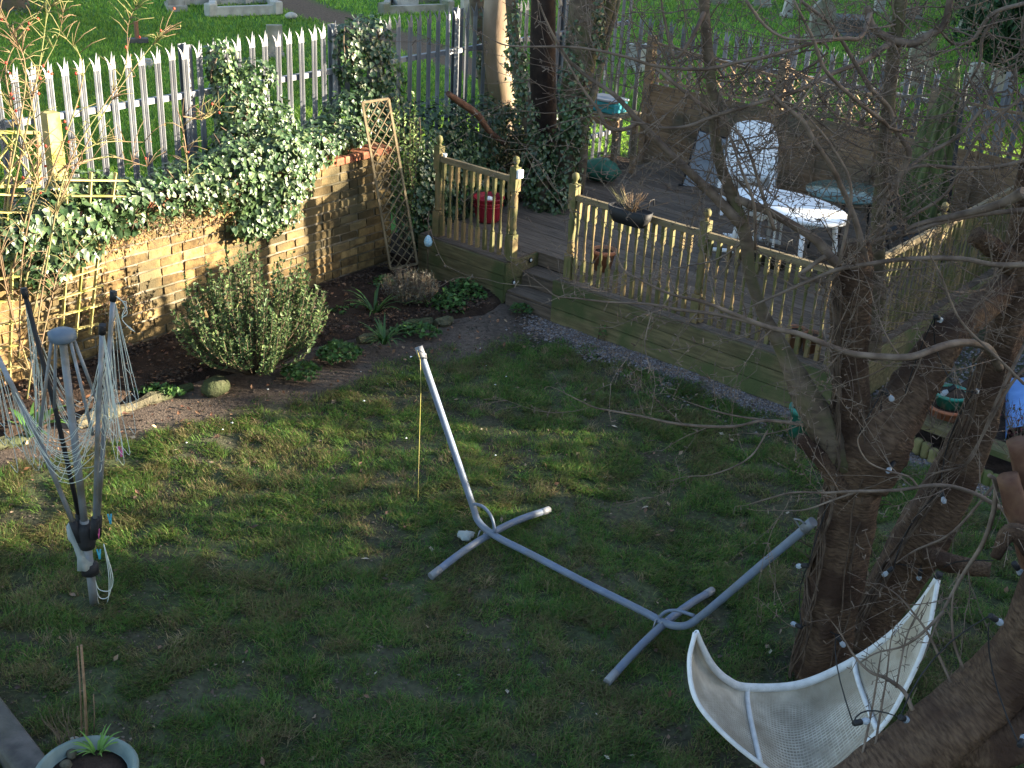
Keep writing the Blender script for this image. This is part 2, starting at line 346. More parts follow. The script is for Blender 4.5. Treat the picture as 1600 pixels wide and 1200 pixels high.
def scatter_stones(name, P, sz, cols, wts, mat, flat=.6):
    n = len(P); oct_ = np.array([(1, 0, 0), (.2, .9, .1), (-.9, .3, 0), (-.3, -.9, .1), (.1, .1, flat), (0, 0, -flat)]); f = np.array([(0, 1, 4), (1, 2, 4), (2, 3, 4), (3, 0, 4), (1, 0, 5), (2, 1, 5), (3, 2, 5), (0, 3, 5)])
    a = rng.uniform(0, 2*pi, n); ca, sa = np.cos(a), np.sin(a); ov = oct_[None]*rng.uniform(.6, 1.2, (n, 6, 1))*sz[:, None, None]
    x = ov[:, :, 0]*ca[:, None]-ov[:, :, 1]*sa[:, None]; y = ov[:, :, 0]*sa[:, None]+ov[:, :, 1]*ca[:, None]
    V = np.stack([x+P[:, 0:1], y+P[:, 1:2], ov[:, :, 2]+P[:, 2:3]], -1).reshape(-1, 3); F = (f[None]+(np.arange(n)*6)[:, None, None]).reshape(-1, 3)
    return np_mesh(name, V, F, mat, np.repeat(palette(n, cols, wts, .25), 6, 0))
# grass blades
def blades(name, P, L, wdt, cols, wts, lean=.9, up=.6):
    n = len(P); a = rng.uniform(0, 2*pi, n); ln = rng.uniform(.2, 1, n)*lean
    ca = fbm(P[:, 0], P[:, 1], .5, 8)*9; a = a*.8+ca              # combed in patches
    d = np.stack([np.cos(a)*ln, np.sin(a)*ln, np.full(n, up)], 1); d = norm(d); sd = np.stack([-np.sin(a), np.cos(a), np.zeros(n)], 1)
    mid = P+d*L[:, None]*.55; d2 = norm(d+np.stack([np.cos(a)*.6, np.sin(a)*.6, -.45*np.ones(n)], 1)); tip = mid+d2*L[:, None]*.5
    wv = sd*wdt[:, None]/2
    V = np.stack([P-wv, P+wv, mid+wv*.8, mid-wv*.8, tip], 1).reshape(-1, 3); b = (np.arange(n)*5)[:, None]
    F = np.concatenate([b+[0, 1, 2], b+[0, 2, 3], b+[3, 2, 4]], 0)
    c = cols if isinstance(cols, np.ndarray) and len(cols) == n else palette(n, cols, wts, .3)
    return np_mesh(name, V, F, M['blade'], np.repeat(c, 5, 0))
def lawn_blades(n):
    x = rng.uniform(-8.9, 1.0, n*3); y = rng.uniform(1.2, 9.1, n*3)
    # keep only what stands in view of the house windows: a wedge of garden
    P = np.stack([x-0, y-0, np.full(len(x), -H)], 1); dep = P @ np.array(CF); u = 800+FPX*(P @ np.array(CR))/dep; v = 600-FPX*(P @ np.array(CU))/dep
    k = (dep > 0) & (u > -160) & (u < 1760) & (v < 1330); x = x[k]; y = y[k]
    m = lawn_mask(x, y); cl = fbm(x, y, .14, 91, 2); k = rng.random(len(x)) < m*np.clip((cl-.29)*3.2, .06, 1); x = x[k][:n]; y = y[k][:n]; m = m[k][:n]; cl = cl[k][:n]
    z = zlawn(x, y); L = (.030+.050*rng.random(len(x)))*(.55+1.0*cl)*(.6+.4*m)
    dry = np.clip((fbm(x, y, .26, 123)-.47)*6, 0, 1)*rng.random(len(x))
    lush = fbm(x, y, 2.4, 44)
    far = np.clip((y-5)/4+(x+3)*.08, 0, 1)
    g = palette(len(x), [(.055, .128, .022), (.080, .158, .030), (.110, .172, .038), (.060, .108, .045), (.165, .175, .055), (.19, .142, .08), (.07, .05, .036)], [3, 4, 3, 2, 1.5, 1.6, .8], .35)
    g = g*(.8+.45*lush[:, None])
    t = palette(len(x), [(.18, .135, .07), (.24, .19, .10), (.12, .09, .05)], [2, 1, 2], .3)
    c = g*(1-dry[:, None])+t*dry[:, None]
    return blades('lawn_grass', np.stack([x, y, z-.004], 1), L, rng.uniform(.003, .006, len(x)), c, None, 1.1, .75)
o = link('lawn_grass', lawn_blades(480000)); tag(o, 'patchy short winter lawn grass with dry tufts around the hammock stand', 'grass', kind='stuff')
# taller tussocks
def tussocks(n):
    x = rng.uniform(-8, .5, n); y = rng.uniform(1.5, 8.9, n); k = lawn_mask(x, y) > .5; x = x[k]; y = y[k]; X = np.repeat(x, 34)+rng.normal(0, .028, len(x)*34); Y = np.repeat(y, 34)+rng.normal(0, .028, len(x)*34)
    P = np.stack([X, Y, zlawn(X, Y)], 1); tone = np.repeat(palette(len(x), [(.06, .14, .03), (.10, .18, .04), (.24, .19, .11)], [3, 3, 1.6], .2), 34, 0)
    return blades('grass_tussock', P, rng.uniform(.04, .10, len(P)), rng.uniform(.003, .005, len(P)), tone*rng.uniform(.7, 1.3, (len(P), 1)), None, 1.0, .7)
nq = 26000; qx = rng.uniform(-8, .8, nq); qy = rng.uniform(1.4, 8.95, nq)
me = scatter_stones('soil_crumbs', np.stack([qx, qy, zlawn(qx, qy)+.004], 1), rng.uniform(.004, .014, nq), [(.04, .032, .026), (.08, .062, .05), (.14, .11, .085), (.03, .045, .02)], [4, 4, 1, 2], M['gravel'], .4)
tag(link('soil_crumbs', me), 'worm casts and crumbs of bare soil among the lawn grass', 'soil', kind='stuff')
o = link('grass_tussocks', tussocks(620)); tag(o, 'longer tufts of green and straw coloured grass scattered over the lawn', 'grass', kind='stuff')
def cem_blades(n):
    u = rng.uniform(-60, 1660, n); v = rng.uniform(-60, 330, n); P = []
    d = np.array(CF)[None]+np.array(CR)[None]*((u-800)/FPX)[:, None]-np.array(CU)[None]*((v-600)/FPX)[:, None]
    t = (ZC-H)/d[:, 2]; P = d*t[:, None]; x = P[:, 0]; y = P[:, 1]
    k = (d[:, 2] < 0) & ((x < -9.75) | (y > 14.45)) & (x > -46) & (y < 54) & (rng.random(n) < cem_mask(x, y)); x = x[k]; y = y[k]
    dist = np.hypot(x, y); L = .05+.05*rng.random(len(x))+.001*dist
    lush = fbm(x, y, 1.6, 14)[:, None]
    c = palette(len(x), [(.17, .32, .042), (.24, .38, .052), (.29, .40, .07), (.125, .24, .045)], [3, 3, 1.5, 2], .3)*(.65+.7*lush)
    return blades('cemetery_grass', np.stack([x, y, zcem(x, y)-.01], 1), L, .005+.0005*dist*rng.uniform(.7, 1.4, len(x)), c, None, .6, 1.5)
o = link('cemetery_grass', cem_blades(260000)); tag(o, 'lush green grass of the churchyard beyond the steel railings', 'grass', kind='stuff')

# flower bed soil
bed = [G(0, 690), G(200, 632), G(330, 592), G(500, 540), G(640, 512), G(760, 493), G(795, 462)]
bb = MB(); inner = [(-9.22, 3.2), (-9.22, 5), (-9.22, 6), (-9.22, 7), (-9.22, 8), (-9.22, 8.9), (-7.62, 9.2)]
V = []; nst = 14
for (p, q) in zip(bed, inner):
    for j in range(nst+1):
        t = j/nst; x = p.x*(1-t)+q[0]*t; y = p.y*(1-t)+q[1]*t; V.append((x, y, -.03 if j == 0 else .05+.05*sin(pi*t)+random.uniform(-.015, .015)))
F = [[i*(nst+1)+j, i*(nst+1)+j+1, (i+1)*(nst+1)+j+1, (i+1)*(nst+1)+j] for i in range(6) for j in range(nst)]
bb.add(V, F, True); bb.obj('flower_bed_soil', M['soil'])['kind'] = 'structure'
bb = MB(); bb.box((-9.32, 10.4, .02), (.84, 2.4, .2)); bb.box((-9.36, 12.5, .1), (.94, 3.1, .34)); bb.obj('border_soil', M['soil'])['kind'] = 'structure'
# clods in the bed
n = 9000; x = rng.uniform(-9.15, -6.9, n); y = rng.uniform(3.5, 9.0, n); ed = np.interp(y, [q.y for q in bed[:6]], [q.x for q in bed[:6]]); k = x < ed-.02; x = x[k]; y = y[k]
me = scatter_stones('soil_clods', np.stack([x, y, np.full(len(x), .085)], 1), rng.uniform(.008, .028, len(x)), [(.03, .02, .015), (.05, .035, .025), (.09, .055, .035)], [4, 3, 1], M['gravel'])
tag(link('soil_clods', me), 'dark crumbly soil clods in the border below the brick wall', 'soil', kind='stuff')
# gravel strip along the deck
n = 16000; x = rng.uniform(-7.3, -2.4, n); y = 9.2-np.abs(rng.normal(0, .20, n)); k = (rng.random(n) < np.clip((x+7.2)*3, .1, 1)) & (y > 8.55); x = x[k]; y = y[k]
me = scatter_stones('gravel', np.stack([x, y, zlawn(x, y)+.004], 1), rng.uniform(.008, .022, len(x)), [(.13, .115, .12), (.20, .18, .18), (.08, .065, .06), (.17, .12, .09)], [3, 2, 3, 2.4], M['gravel'])
tag(link('gravel', me), 'grey and mauve gravel strip along the foot of the deck', 'gravel', kind='stuff')
n = 5000; x = rng.uniform(-3.9, -1.9, n); y = rng.uniform(9.1, 12, n)
me = scatter_stones('gravel', np.stack([x, y, np.full(n, .0)], 1), rng.uniform(.01, .025, n), [(.12, .12, .13), (.20, .19, .2), (.08, .07, .07)], [3, 2, 3], M['gravel'])
tag(link('gravel', me), 'dark gravel path running beside the right end of the deck', 'gravel', kind='stuff')
# pale crumbs and dead leaves on the lawn
n = 900; x = rng.uniform(-8.6, .5, n); y = rng.uniform(1.4, 9.0, n)
foliage('fallen_leaf_litter', np.stack([x, y, zlawn(x, y)+.022], 1), np.tile((0, 0, 1.), (n, 1)), rng.uniform(.015, .065, n), T_LEAF, [(.16, .09, .06), (.24, .17, .12), (.08, .05, .04), (.34, .30, .24)], [4, 3, 5, 1.0], M['leaf'], tipdir=rng.normal(0, 1, (n, 3)), jitter=.45)
tag(bpy.data.objects['fallen_leaf_litter'], 'brown and tan dead leaves scattered over the lawn', 'leaves')
n = 900; y = rng.uniform(3.6, 9.0, n); ed = np.interp(y, [q.y for q in bed[:6]], [q.x for q in bed[:6]]); x = ed+rng.normal(-.2, .5, n)
x = np.maximum(x, -9.1)
o = foliage('border_leaf_litter', np.stack([x, y, np.where(x < ed, .115, .02)], 1), np.tile((0, 0, 1.), (n, 1)), rng.uniform(.02, .06, n), T_LEAF, [(.16, .08, .045), (.22, .13, .08), (.10, .05, .035), (.28, .20, .13)], [4, 3, 4, 1], M['leaf'], tipdir=rng.normal(0, 1, (n, 3)), jitter=.5)
tag(o, 'dead leaves gathered along the edge of the flower bed', 'leaves')
n = 26; q = [G(u, v) for u, v in zip(rng.uniform(180, 800, n), rng.uniform(540, 720, n))]
me = scatter_stones('pale_crumbs', np.array([(p.x, p.y, .02) for p in q]), rng.uniform(.006, .016, n), [(.6, .62, .6)], [1], M['gravel']); tag(link('pale_crumbs', me), 'white crumbs dropped on the bare earth by the border', 'crumbs', kind='stuff')

# ================================================================== BRICK WALL
wall = thing('brick_wall', 'weathered yellow brick garden wall with red coping end below the ivy', 'wall', (-9.34, 6, 0))
WX = -9.23; CO_H = .0935; BL = .245; y1w = 9.14
def brickm(L):
    b = MB(); b.box((0, 0, 0), (.10, L-.015, CO_H-.015), bevel=.008); b.v = [(v[0]+random.uniform(-.004, .004), v[1]+random.uniform(-.006, .006), v[2]+random.uniform(-.005, .005)) for v in b.v]; return b.mesh('brick', M['brick'])
brick_mes = [brickm(BL) for _ in range(9)]; half_mes = [brickm(BL/2) for _ in range(6)]
core = MB(); core.box((WX-.11, (1.2+y1w)/2, .62), (.196, y1w-1.2-.03, 1.30)); core.obj('mortar_core', M['mortar'], wall)
rest = MB(); nb = 0
for r in range(14):
    yy = y1w; z = -.04+CO_H*(r+.5); first = True
    while yy > 1.3:
        half = (r % 2 == 0 and first) or random.random() < .15; L = BL/2 if half else BL; first = False; yc = yy-L/2; yy -= L
        dx = random.uniform(-.010, .008); vis = yc > 4.75
        if vis and nb < 300:
            link('brick', random.choice(half_mes) if half else random.choice(brick_mes), wall, (WX-.045+dx, yc, z+random.uniform(-.002, .002)), (0, random.uniform(-.01, .01), random.uniform(-.02, .02))); nb += 1
        else: rest.box((WX-.045+dx, yc, z), (.10, L-.013, CO_H-.013))
rest.obj('distant_bricks', M['brick'], wall, 'stuff')
cm = MB(); cm.box((0, 0, 0), (.24, .10, .075), bevel=.006); cme = cm.mesh('coping_brick', M['redbrick'])
yy = y1w-.06
while yy > 3.2: link('coping_brick', cme, wall, (WX-.10, yy, 1.305+random.uniform(-.004, .004)), (random.uniform(-.05, .05), 0, random.uniform(-.05, .05))); yy -= .112

# ================================================================== PALISADE FENCES
def pale_mesh(hgt):
    b = MB(); w_ = .034
    xs_ = [-w_, -w_*.6, -w_*.22, 0, w_*.22, w_*.6, w_]; ds = [.012, .002, .013, .004, .013, .002, .012]; t = .004
    V = []; zs = [0, hgt-.16]
    for z in zs:
        for x, d in zip(xs_, ds): V.append((x, d, z))
        for x, d in zip(xs_, ds): V.append((x, d-t, z))
    n = 7; F = []
    for k in range(n-1): F += [[k, k+1, 14+k+1, 14+k], [7+k+1, 7+k, 21+k, 21+k+1]]
    F += [[0, 14, 21, 7], [6, 13, 27, 20]]; b.add(V, F)
    # three prongs: the middle one upright, the outer two curling outwards
    def prong(x0, x1, curl, top, dy):
        P = []; m = 5
        for i in range(m):
            s_ = i/(m-1); wd = (1-s_**1.6)*(x1-x0)/2+.0008; xc = (x0+x1)/2+curl*s_*s_; z = hgt-.16+top*s_; y = .008+dy*s_*s_
            P += [(xc-wd, y, z), (xc+wd, y, z), (xc+wd, y-t, z), (xc-wd, y-t, z)]
        F = [[i*4+j, i*4+(j+1) % 4, i*4+4+(j+1) % 4, i*4+4+j] for i in range(m-1) for j in range(4)]+[[4*m-4, 4*m-3, 4*m-2, 4*m-1]]
        b.add(P, F)
    prong(-w_, -w_*.22, -.030, .115, .03); prong(w_*.22, w_, .030, .115, .03); prong(-w_*.5, w_*.5, 0, .16, -.012)
    return b.mesh('pale', M['galv'])
PX_L = -9.9
palL = thing('palisade_fence', 'galvanised steel palisade fence of pointed pales behind the brick wall', 'fence', (PX_L, 9, ZC))
pm = pale_mesh(2.45)
bmz = Matrix.Rotation(-pi/2, 3, 'Z').to_euler()
yy = 3.0; k = 0
while yy < 14.4:
    o = link('pale', pm, palL, (PX_L+.03, yy, .1+random.uniform(-.01, .012)), (random.uniform(-.006, .006), random.uniform(-.004, .004), pi/2)); k += 1
    yy += .157
for z in (.55, 2.02):
    b = MB(); b.bar((PX_L, 2.8, z+.03), (PX_L, 14.4, z+.0), .05, .006, (0, 0, 1)); b.bar((PX_L-.025, 2.8, z+.055), (PX_L-.025, 14.4, z+.025), .006, .05); b.obj('rail', M['galv'], palL)
def ibeam(p, h, par, rot=0):
    b = MB(); R = Matrix.Rotation(rot, 3, 'Z'); p = Vector(p)
    for d in ((-.045, 0, .006, .09), (.045, 0, .006, .09), (0, 0, .09, .005)): b.box(p+R @ Vector((d[0], d[1], h/2)), (d[2], d[3], h), R)
    b.obj('post', M['galv'], par)
for yy in (4.4, 7.15, 9.03, 10.95, 13.0): ibeam((PX_L-.075, yy, .05), 2.45, palL)
palB = thing('palisade_fence', 'steel palisade fence behind the timber lattice fence at the back of the deck', 'fence', (-5, 14.42, ZC))
pm2 = pale_mesh(2.05); xx = -9.75
while xx < 3.0: link('pale', pm2, palB, (xx, 14.39, .1+random.uniform(-.012, .012)), (random.uniform(-.006, .006), random.uniform(-.01, .01), 0)); xx += .168
for z in (.5, 1.72):
    b = MB(); b.bar((-9.85, 14.42, z), (3, 14.42, z), .05, .006); b.bar((-9.85, 14.445, z+.025), (3, 14.445, z+.025), .006, .05); b.obj('rail', M['galv'], palB)
for xx in (-7.5, -4.75, -2.0, .75): ibeam((xx, 14.5, .05), 2.15, palB, pi/2)

# ================================================================== DECK
ZD = .45; DY = 9.22; DXR = -3.93
deck = thing('timber_deck', 'raised grooved timber deck with two steps at its near left corner', 'deck', (-6.3, 11.4, 0))
cx0 = PY(790, 430, DY).x; cx1 = PY(865, 465, DY).x; DXL = -8.86; SD_ = .50     # stair well
bw = .118; yy = DY; k = 0
def board_mesh(L, wd=.118, th=.026, groove=True, name='deck_board', mat=None):
    b = MB(); ng = 9; pr = [(-wd/2+.002, -th/2), (wd/2-.002, -th/2)]
    top = []
    for i in range(ng):
        x = wd/2-.006-(wd-.012)*i/(ng-1); dz = -.003 if i % 2 else 0; top.append((x, th/2+dz))
    pr = pr+[(wd/2, th/2-.004)]+top+[(-wd/2, th/2-.004)]
    b.prism(pr, -L/2, L/2); return b.mesh(name, mat or M['deck'])
RZ = (0, 0, pi/2)
def deckboard(x0, x1, yc):
    link('deck_board', board_mesh(x1-x0), deck, ((x0+x1)/2, yc, ZD-.013+random.uniform(-.0015, .0015)), (0, 0, pi/2+random.uniform(-.001, .001)))
for i in range(38):
    yc = DY+.062+i*.1225
    if yc > 13.72: break
    if yc < DY+SD_-.02: deckboard(DXL, cx0-.002, yc); deckboard(cx1+.002, DXR, yc)
    elif i % 2: deckboard(DXL, -6.2, yc); deckboard(-6.194, DXR, yc)
    else: deckboard(DXL, -5.1, yc); deckboard(-5.094, DXR, yc)
sub = MB(); sub.box(((DXL+cx0)/2, 11.45, .19), (cx0-DXL-.06, 4.36, .40)); sub.box(((cx0+cx1)/2, (DY+SD_+13.7)/2+.03, .19), (cx1-cx0+.05, 13.7-DY-SD_-.06, .40)); sub.box(((cx1+DXR)/2+.03, 11.45, .19), (DXR-cx1-.10, 4.36, .40)); sub.obj('joist_frame', M['darkbark'], deck)
# fascia boards (grooved face towards the lawn)
def fascia(x0, x1, y, z0, z1, grooves=True):
    b = MB(); n = 12; th = .024; pr = []
    for i in range(n*2+1):
        z = z0+(z1-z0)*i/(n*2); pr.append((y-th-(.0 if i % 2 else .006)*(1 if grooves else 0), z))
    V = [(x, p[0], p[1]) for x in (x0, x1) for p in pr]+[(x, y, z) for x in (x0, x1) for z in (z0, z1)]
    m = len(pr); F = [[i, m+i, m+i+1, i+1] for i in range(m-1)]+[[2*m, 2*m+1]+list(range(m-1, -1, -1)), list(range(m, 2*m))+[2*m+3, 2*m+2], [m-1, 2*m-1, 2*m+3, 2*m+1], [0, 2*m, 2*m+2, m]]
    b.add(V, F); return b.obj('fascia_board', M['fascia'], deck)
for (x0, x1) in ((DXL, cx0), (cx1, DXR)):
    for (z0, z1) in ((.305, .435), (.155, .297), (.0, .147), (-.09, -.006)): fascia(x0, x1, DY-.002, z0, z1, True)
def fasciaB(y0, y1, x, z0, z1, name='fascia_board', thick=.024):
    b = MB(); n = 10; V = []; pr = [(thick-(.0 if i % 2 == 0 else .004), z0+(z1-z0)*i/(n*2)) for i in range(n*2+1)]
    V = [(x+p[0], y, p[1]) for y in (y0, y1) for p in pr]+[(x, y, z) for y in (y0, y1) for z in (z0, z1)]; m = len(pr)
    F = [[i+1, m+i+1, m+i, i] for i in range(m-1)]+[list(range(m))+[2*m+1, 2*m], [2*m+2, 2*m+3]+list(range(2*m-1, m-1, -1)), [m-1, 2*m+1, 2*m+3, 2*m-1], [0, m, 2*m+2, 2*m]]
    b.add(V, F); return b.obj(name, M['fascia'], deck)
for z0, z1 in ((.305, .435), (.155, .297), (.0, .147)): fasciaB(DY-.02, 13.7, DXR+.002, z0, z1)
for z0, z1 in ((.25, .435), (.03, .243)): o = fasciaB(DY-.02, DY+SD_, cx0+.001, z0, z1, 'step_side_board')
# steps
def step(z, y0, y1, nm='step_tread'):
    for j, yc in enumerate(np.arange(y0+.062, y1, .1225)):
        me = board_mesh(cx1-cx0-.03); link(nm, me, deck, ((cx0+cx1)/2+.012, yc, z-.013), RZ)
step(.15, DY-.005, DY+.24); step(.30, DY+.24, DY+SD_-.01)
for y, z0, z1 in ((DY-.004, -.03, .118), (DY+.246, .152, .268), (DY+SD_+.004, .302, .42)):
    b = MB(); b.box(((cx0+cx1)/2+.012, y+.0, (z0+z1)/2), (cx1-cx0-.028, .022, z1-z0)); b.obj('riser', M['deck'], deck)
for dy, z in ((.12, .15), (.38, .33)):
    b = MB(); R = Matrix.Rotation(pi/2, 3, 'Y'); b.lathe([(.028, 0), (.028, .008), (.020, .010)], 14, (cx0+.026, DY+dy-.02, z+.06), axis=R); o = b.obj('step_light', M['black'], deck)
    b = MB(); b.lathe([(.017, 0), (.015, .004), (.0001, .005)], 12, (cx0+.0365, DY+dy-.02, z+.06), axis=R); b.obj('lens', M['lens'], o)

# balustrades
def newel_mesh(h, w_=.082):
    b = MB(); b.box((0, 0, .14), (w_, w_, .28), bevel=.004); r = w_/2
    b.lathe([(r*.7, .28), (r*1.0, .30), (r*.72, .325), (r*.95, .345), (r*.80, .40), (r*.98, .55), (r*.93, .66), (r*.75, .69), (r*.98, .71), (r*.7, .73)], 12)
    b.box((0, 0, (.73+h-.11)/2), (w_, w_, h-.11-.73), bevel=.004)
    b.lathe([(r*.75, h-.112), (r*.45, h-.09), (r*.5, h-.083), (r*.82, h-.06), (r*.9, h-.04), (r*.75, h-.015), (r*.35, h-.001), (.0001, h)], 12); return b.mesh('newel_post', M['baluster'])
def bal_mesh(h, w_=.036):
    b = MB(); r = w_/2; b.box((0, 0, .11), (w_, w_, .22)); z1 = h-.17
    b.lathe([(r*.7, .22), (r*1.05, .235), (r*.6, .25), (r*.95, .29), (r*.62, .36), (r*.55, .45), (r*.72, z1-.1), (r*.9, z1-.05), (r*.6, z1-.02), (r*1.0, z1-.01), (r*.7, z1)], 8)
    b.box((0, 0, (z1+h)/2), (w_, w_, h-z1)); return b.mesh('baluster', M['baluster'])
NM = newel_mesh(1.09); BMESH = bal_mesh(.80)
def balustrade(name, label, p0, p1, nb, posts, newels, toprise=0):
    t = thing(name, label, 'railing', ((p0[0]+p1[0])/2, (p0[1]+p1[1])/2, ZD)); a = Vector((p0[0], p0[1], ZD)); b_ = Vector((p1[0], p1[1], ZD)); d = b_-a; ang = atan2(d.y, d.x)
    for s_ in newels: link('newel_post', NM, t, a+d*s_, (0, 0, ang+random.uniform(-.02, .02)))
    for i in range(nb):
        s_ = (i+.7)/(nb+.4)
        if min(abs(s_-q)*d.length for q in newels) < .05: continue
        p = a+d*s_; link('baluster', BMESH, t, p+Vector((0, 0, .02)), (random.uniform(-.012, .012), random.uniform(-.008, .008), ang))
    for q0, q1 in zip(newels[:-1], newels[1:]):
        c0 = a+d*q0+d.normalized()*.04; c1 = a+d*q1-d.normalized()*.04
        b = MB(); b.bar(c0+Vector((0, 0, .845)), c1+Vector((0, 0, .845)), .045, .058); b.bar(c0+Vector((0, 0, .872)), c1+Vector((0, 0, .872)), .012, .040); b.obj('handrail', M['rail'], t)
    return t
RY = DY+.075
xl0 = PY(684, 345, RY).x; xl1 = PY(800, 386, RY).x; xf0 = PY(889, 425, RY).x; xf1 = PY(1086, 498, RY).x
balustrade('balustrade', 'short spindle balustrade on the left of the deck steps', (xl0, RY), (xl1, RY), 10, None, [0, 1])
xf2 = DXR-.07; sf = (xf1-xf0)/(xf2-xf0); nb_ = int((xf2-xf0)/.0965)
balustrade('balustrade', 'long spindle balustrade along the front of the deck carrying a black trough', (xf0, RY), (xf2, RY), nb_, None, [0, sf, 1])
balustrade('balustrade', 'spindle balustrade along the right end of the deck behind the cherry trunk', (xf2, RY), (xf2, 13.3), 40, None, [0, .47, 1])
# white lamp and cup on the left balustrade
b = MB(); b.box((xl1+.055, RY, 1.37), (.035, .07, .09), bevel=.006); tag(lonely(b.obj('outdoor_lamp', M['white']), (xl1+.04, RY, 1.33)), 'small white lamp box on the newel post right of the red tub', 'lamp')
b = MB(); b.lathe([(.018, 0), (.024, .035), (.022, .036), (.016, .004)], 12, (xl0+.08, RY, ZD+.879)); tag(lonely(b.obj('cup', M['white']), (xl0+.08, RY, ZD+.879)), 'white cap sitting on the left end of the short balustrade', 'cap')

# ================================================================== BACK FENCE
FY = 13.8
bf = thing('timber_fence', 'brown timber board fence topped with diamond lattice behind the deck', 'fence', (-6, FY, .3))
posts = [-9.15, -7.22, -5.30, -3.38, -1.45, .5]
for x in posts:
    b = MB(); b.box((x, FY+.0, 1.06), (.095, .095, 1.92), bevel=.005); b.obj('post', M['fence'], bf)
for j, (xa, xb) in enumerate(zip(posts[:-1], posts[1:])):
    xa += .05; xb -= .05; L = xb-xa
    bmh = MB(); bmh.box((0, 0, 0), (L, .014, .108), bevel=.003); me = bmh.mesh('board', M['fence'])
    for i in range(13):
        z = .16+i*.1
        if z < 1.46: link('board', me, bf, ((xa+xb)/2, FY-.014+random.uniform(-.001, .001), z), (.10, 0, 0))
    for q in (.3, .7):
        b = MB(); b.box((xa+L*q, FY-.035, .78), (.035, .02, 1.3)); b.obj('batten', M['fence'], bf)
    z0, z1 = 1.46, 1.95; dip = .13 if j < 2 else .02
    def ztop(x): s_ = (x-xa)/L; return z1-.02-dip*(4*s_*(1-s_))*0-dip*s_ if j == 0 else z1-.02-dip*(4*s_*(1-s_))
    n = 12; 
    for i in range(n):
        b = MB(); x0 = xa+L*i/n; x1 = xa+L*(i+1)/n; b.bar((x0, FY, ztop(x0)), (x1+.002, FY, ztop(x1)), .03, .03)
        if i == 0: cap = b
        else: cap.v, cap.f, cap.sm = cap.v+b.v, cap.f+[[q+len(cap.v) for q in f] for f in b.f], cap.sm+b.sm
    cap.obj('top_rail', M['fence'], bf); b = MB(); b.box(((xa+xb)/2, FY, z0), (L, .035, .03)); b.obj('middle_rail', M['fence'], bf)
    k = 0; st = .125
    for sgn in (1, -1):
        x = xa-(.5 if sgn > 0 else 0)
        while x < xb+(.5 if sgn < 0 else 0):
            # slat from (x,z0) going up with slope sgn
            pts = []
            for s_ in np.linspace(0, .5, 26):
                px, pz = x+sgn*s_, z0+s_
                if xa <= px <= xb and pz <= ztop(px): pts.append((px, pz))
            if len(pts) > 2:
                b = MB(); yo = FY+(.006 if sgn > 0 else -.006); b.bar((pts[0][0], yo, pts[0][1]), (pts[-1][0], yo, pts[-1][1]), .022, .008, (0, -1, 0)); b2 = b
                o = b.obj('slat', M['fence'], bf)
            x += st

# ================================================================== IVY, SHRUBS AND HEDGES ON THE LEFT
IVC = [(.022, .050, .018), (.038, .075, .026), (.065, .11, .040), (.12, .16, .07)]; IVW = [4, 4, 2, 1]
def eb(u, v, ru, rv, x, th=.2):       # ellipsoid facing the garden on the plane x
    p = PX(u, v, x); k = ppm(p); return ((p.x, p.y, p.z), (th, ru/(k*.82), rv/(k*.92)))
def ivy(label, bl, dens, name='ivy', size=(.035, .065), stems=10, cols=IVC, wts=IVW, cat='ivy'):
    base = np.array([b[0] for b in bl]).mean(0); t = thing(name, label, cat, (base[0], base[1], .1))
    P, N = blobs(bl, dens, .35); k = P[:, 2] > .05; P = P[k]; N = N[k]
    foliage('foliage', P, N+np.array([.25, -.1, .25]), rng.uniform(size[0]*.6, size[1]*1.15, len(P)), T_IVY, cols, wts, M['ivy'], t, jitter=.45)
    s = MB()
    for i in range(stems):
        c, r = random.choice(bl); p0 = Vector((c[0]-.05, c[1]+random.uniform(-r[1], r[1])*.8, max(.05, c[2]-r[2]*random.uniform(.8, 1.15)))); p1 = Vector(c)+Vector((random.uniform(-.5, .6)*r[0], random.uniform(-1, 1)*r[1], random.uniform(.2, .95)*r[2]))
        q = smooth_path([(*p0, .012), (*(p0.lerp(p1, .4)+Vector((random.uniform(-.03, .1), random.uniform(-.12, .12), 0))), .009), (*(p0.lerp(p1, .75)+Vector((random.uniform(-.03, .1), random.uniform(-.12, .12), 0))), .007), (*p1, .004)], 5)
        s.tube([Vector(a[:3]) for a in q], [a[3] for a in q], 5)
    s.obj('stems', M['stem'], t, 'stuff'); return t
ivy('sunlit ivy draped over the top of the brick wall left of the leaning trellis', [eb(250, 305, 55, 38, -9.2), eb(310, 285, 55, 45, -9.2), eb(370, 270, 55, 55, -9.15, .25), eb(430, 260, 50, 60, -9.15, .28), eb(430, 320, 45, 45, -9.12, .2), eb(400, 345, 40, 25, -9.12, .16), eb(480, 235, 50, 35, -9.25, .2), eb(535, 215, 45, 22, -9.35, .15), eb(470, 270, 22, 40, -9.15, .12)], 850, stems=18)
ivy('dark ivy at the far left covering the low trellis and wall', [eb(70, 345, 55, 45, -9.1), eb(125, 350, 50, 50, -9.1), eb(60, 410, 40, 38, -9.1), eb(175, 310, 45, 32, -9.15), eb(20, 370, 35, 45, -9.1), eb(200, 350, 25, 18, -9.15, .12), eb(120, 290, 50, 20, -9.15, .12), eb(90, 395, 50, 25, -9.08)], 620, size=(.045, .085), stems=16)
ivy('ivy column climbing the palisade fence with a feathery tip', [eb(345, 95, 22, 30, -9.8, .14), eb(355, 150, 26, 45, -9.75, .18), eb(385, 190, 42, 55, -9.65, .22), eb(430, 200, 35, 45, -9.6, .2), eb(365, 230, 40, 40, -9.6, .2), eb(400, 120, 30, 28, -9.7, .15)], 700, stems=14)
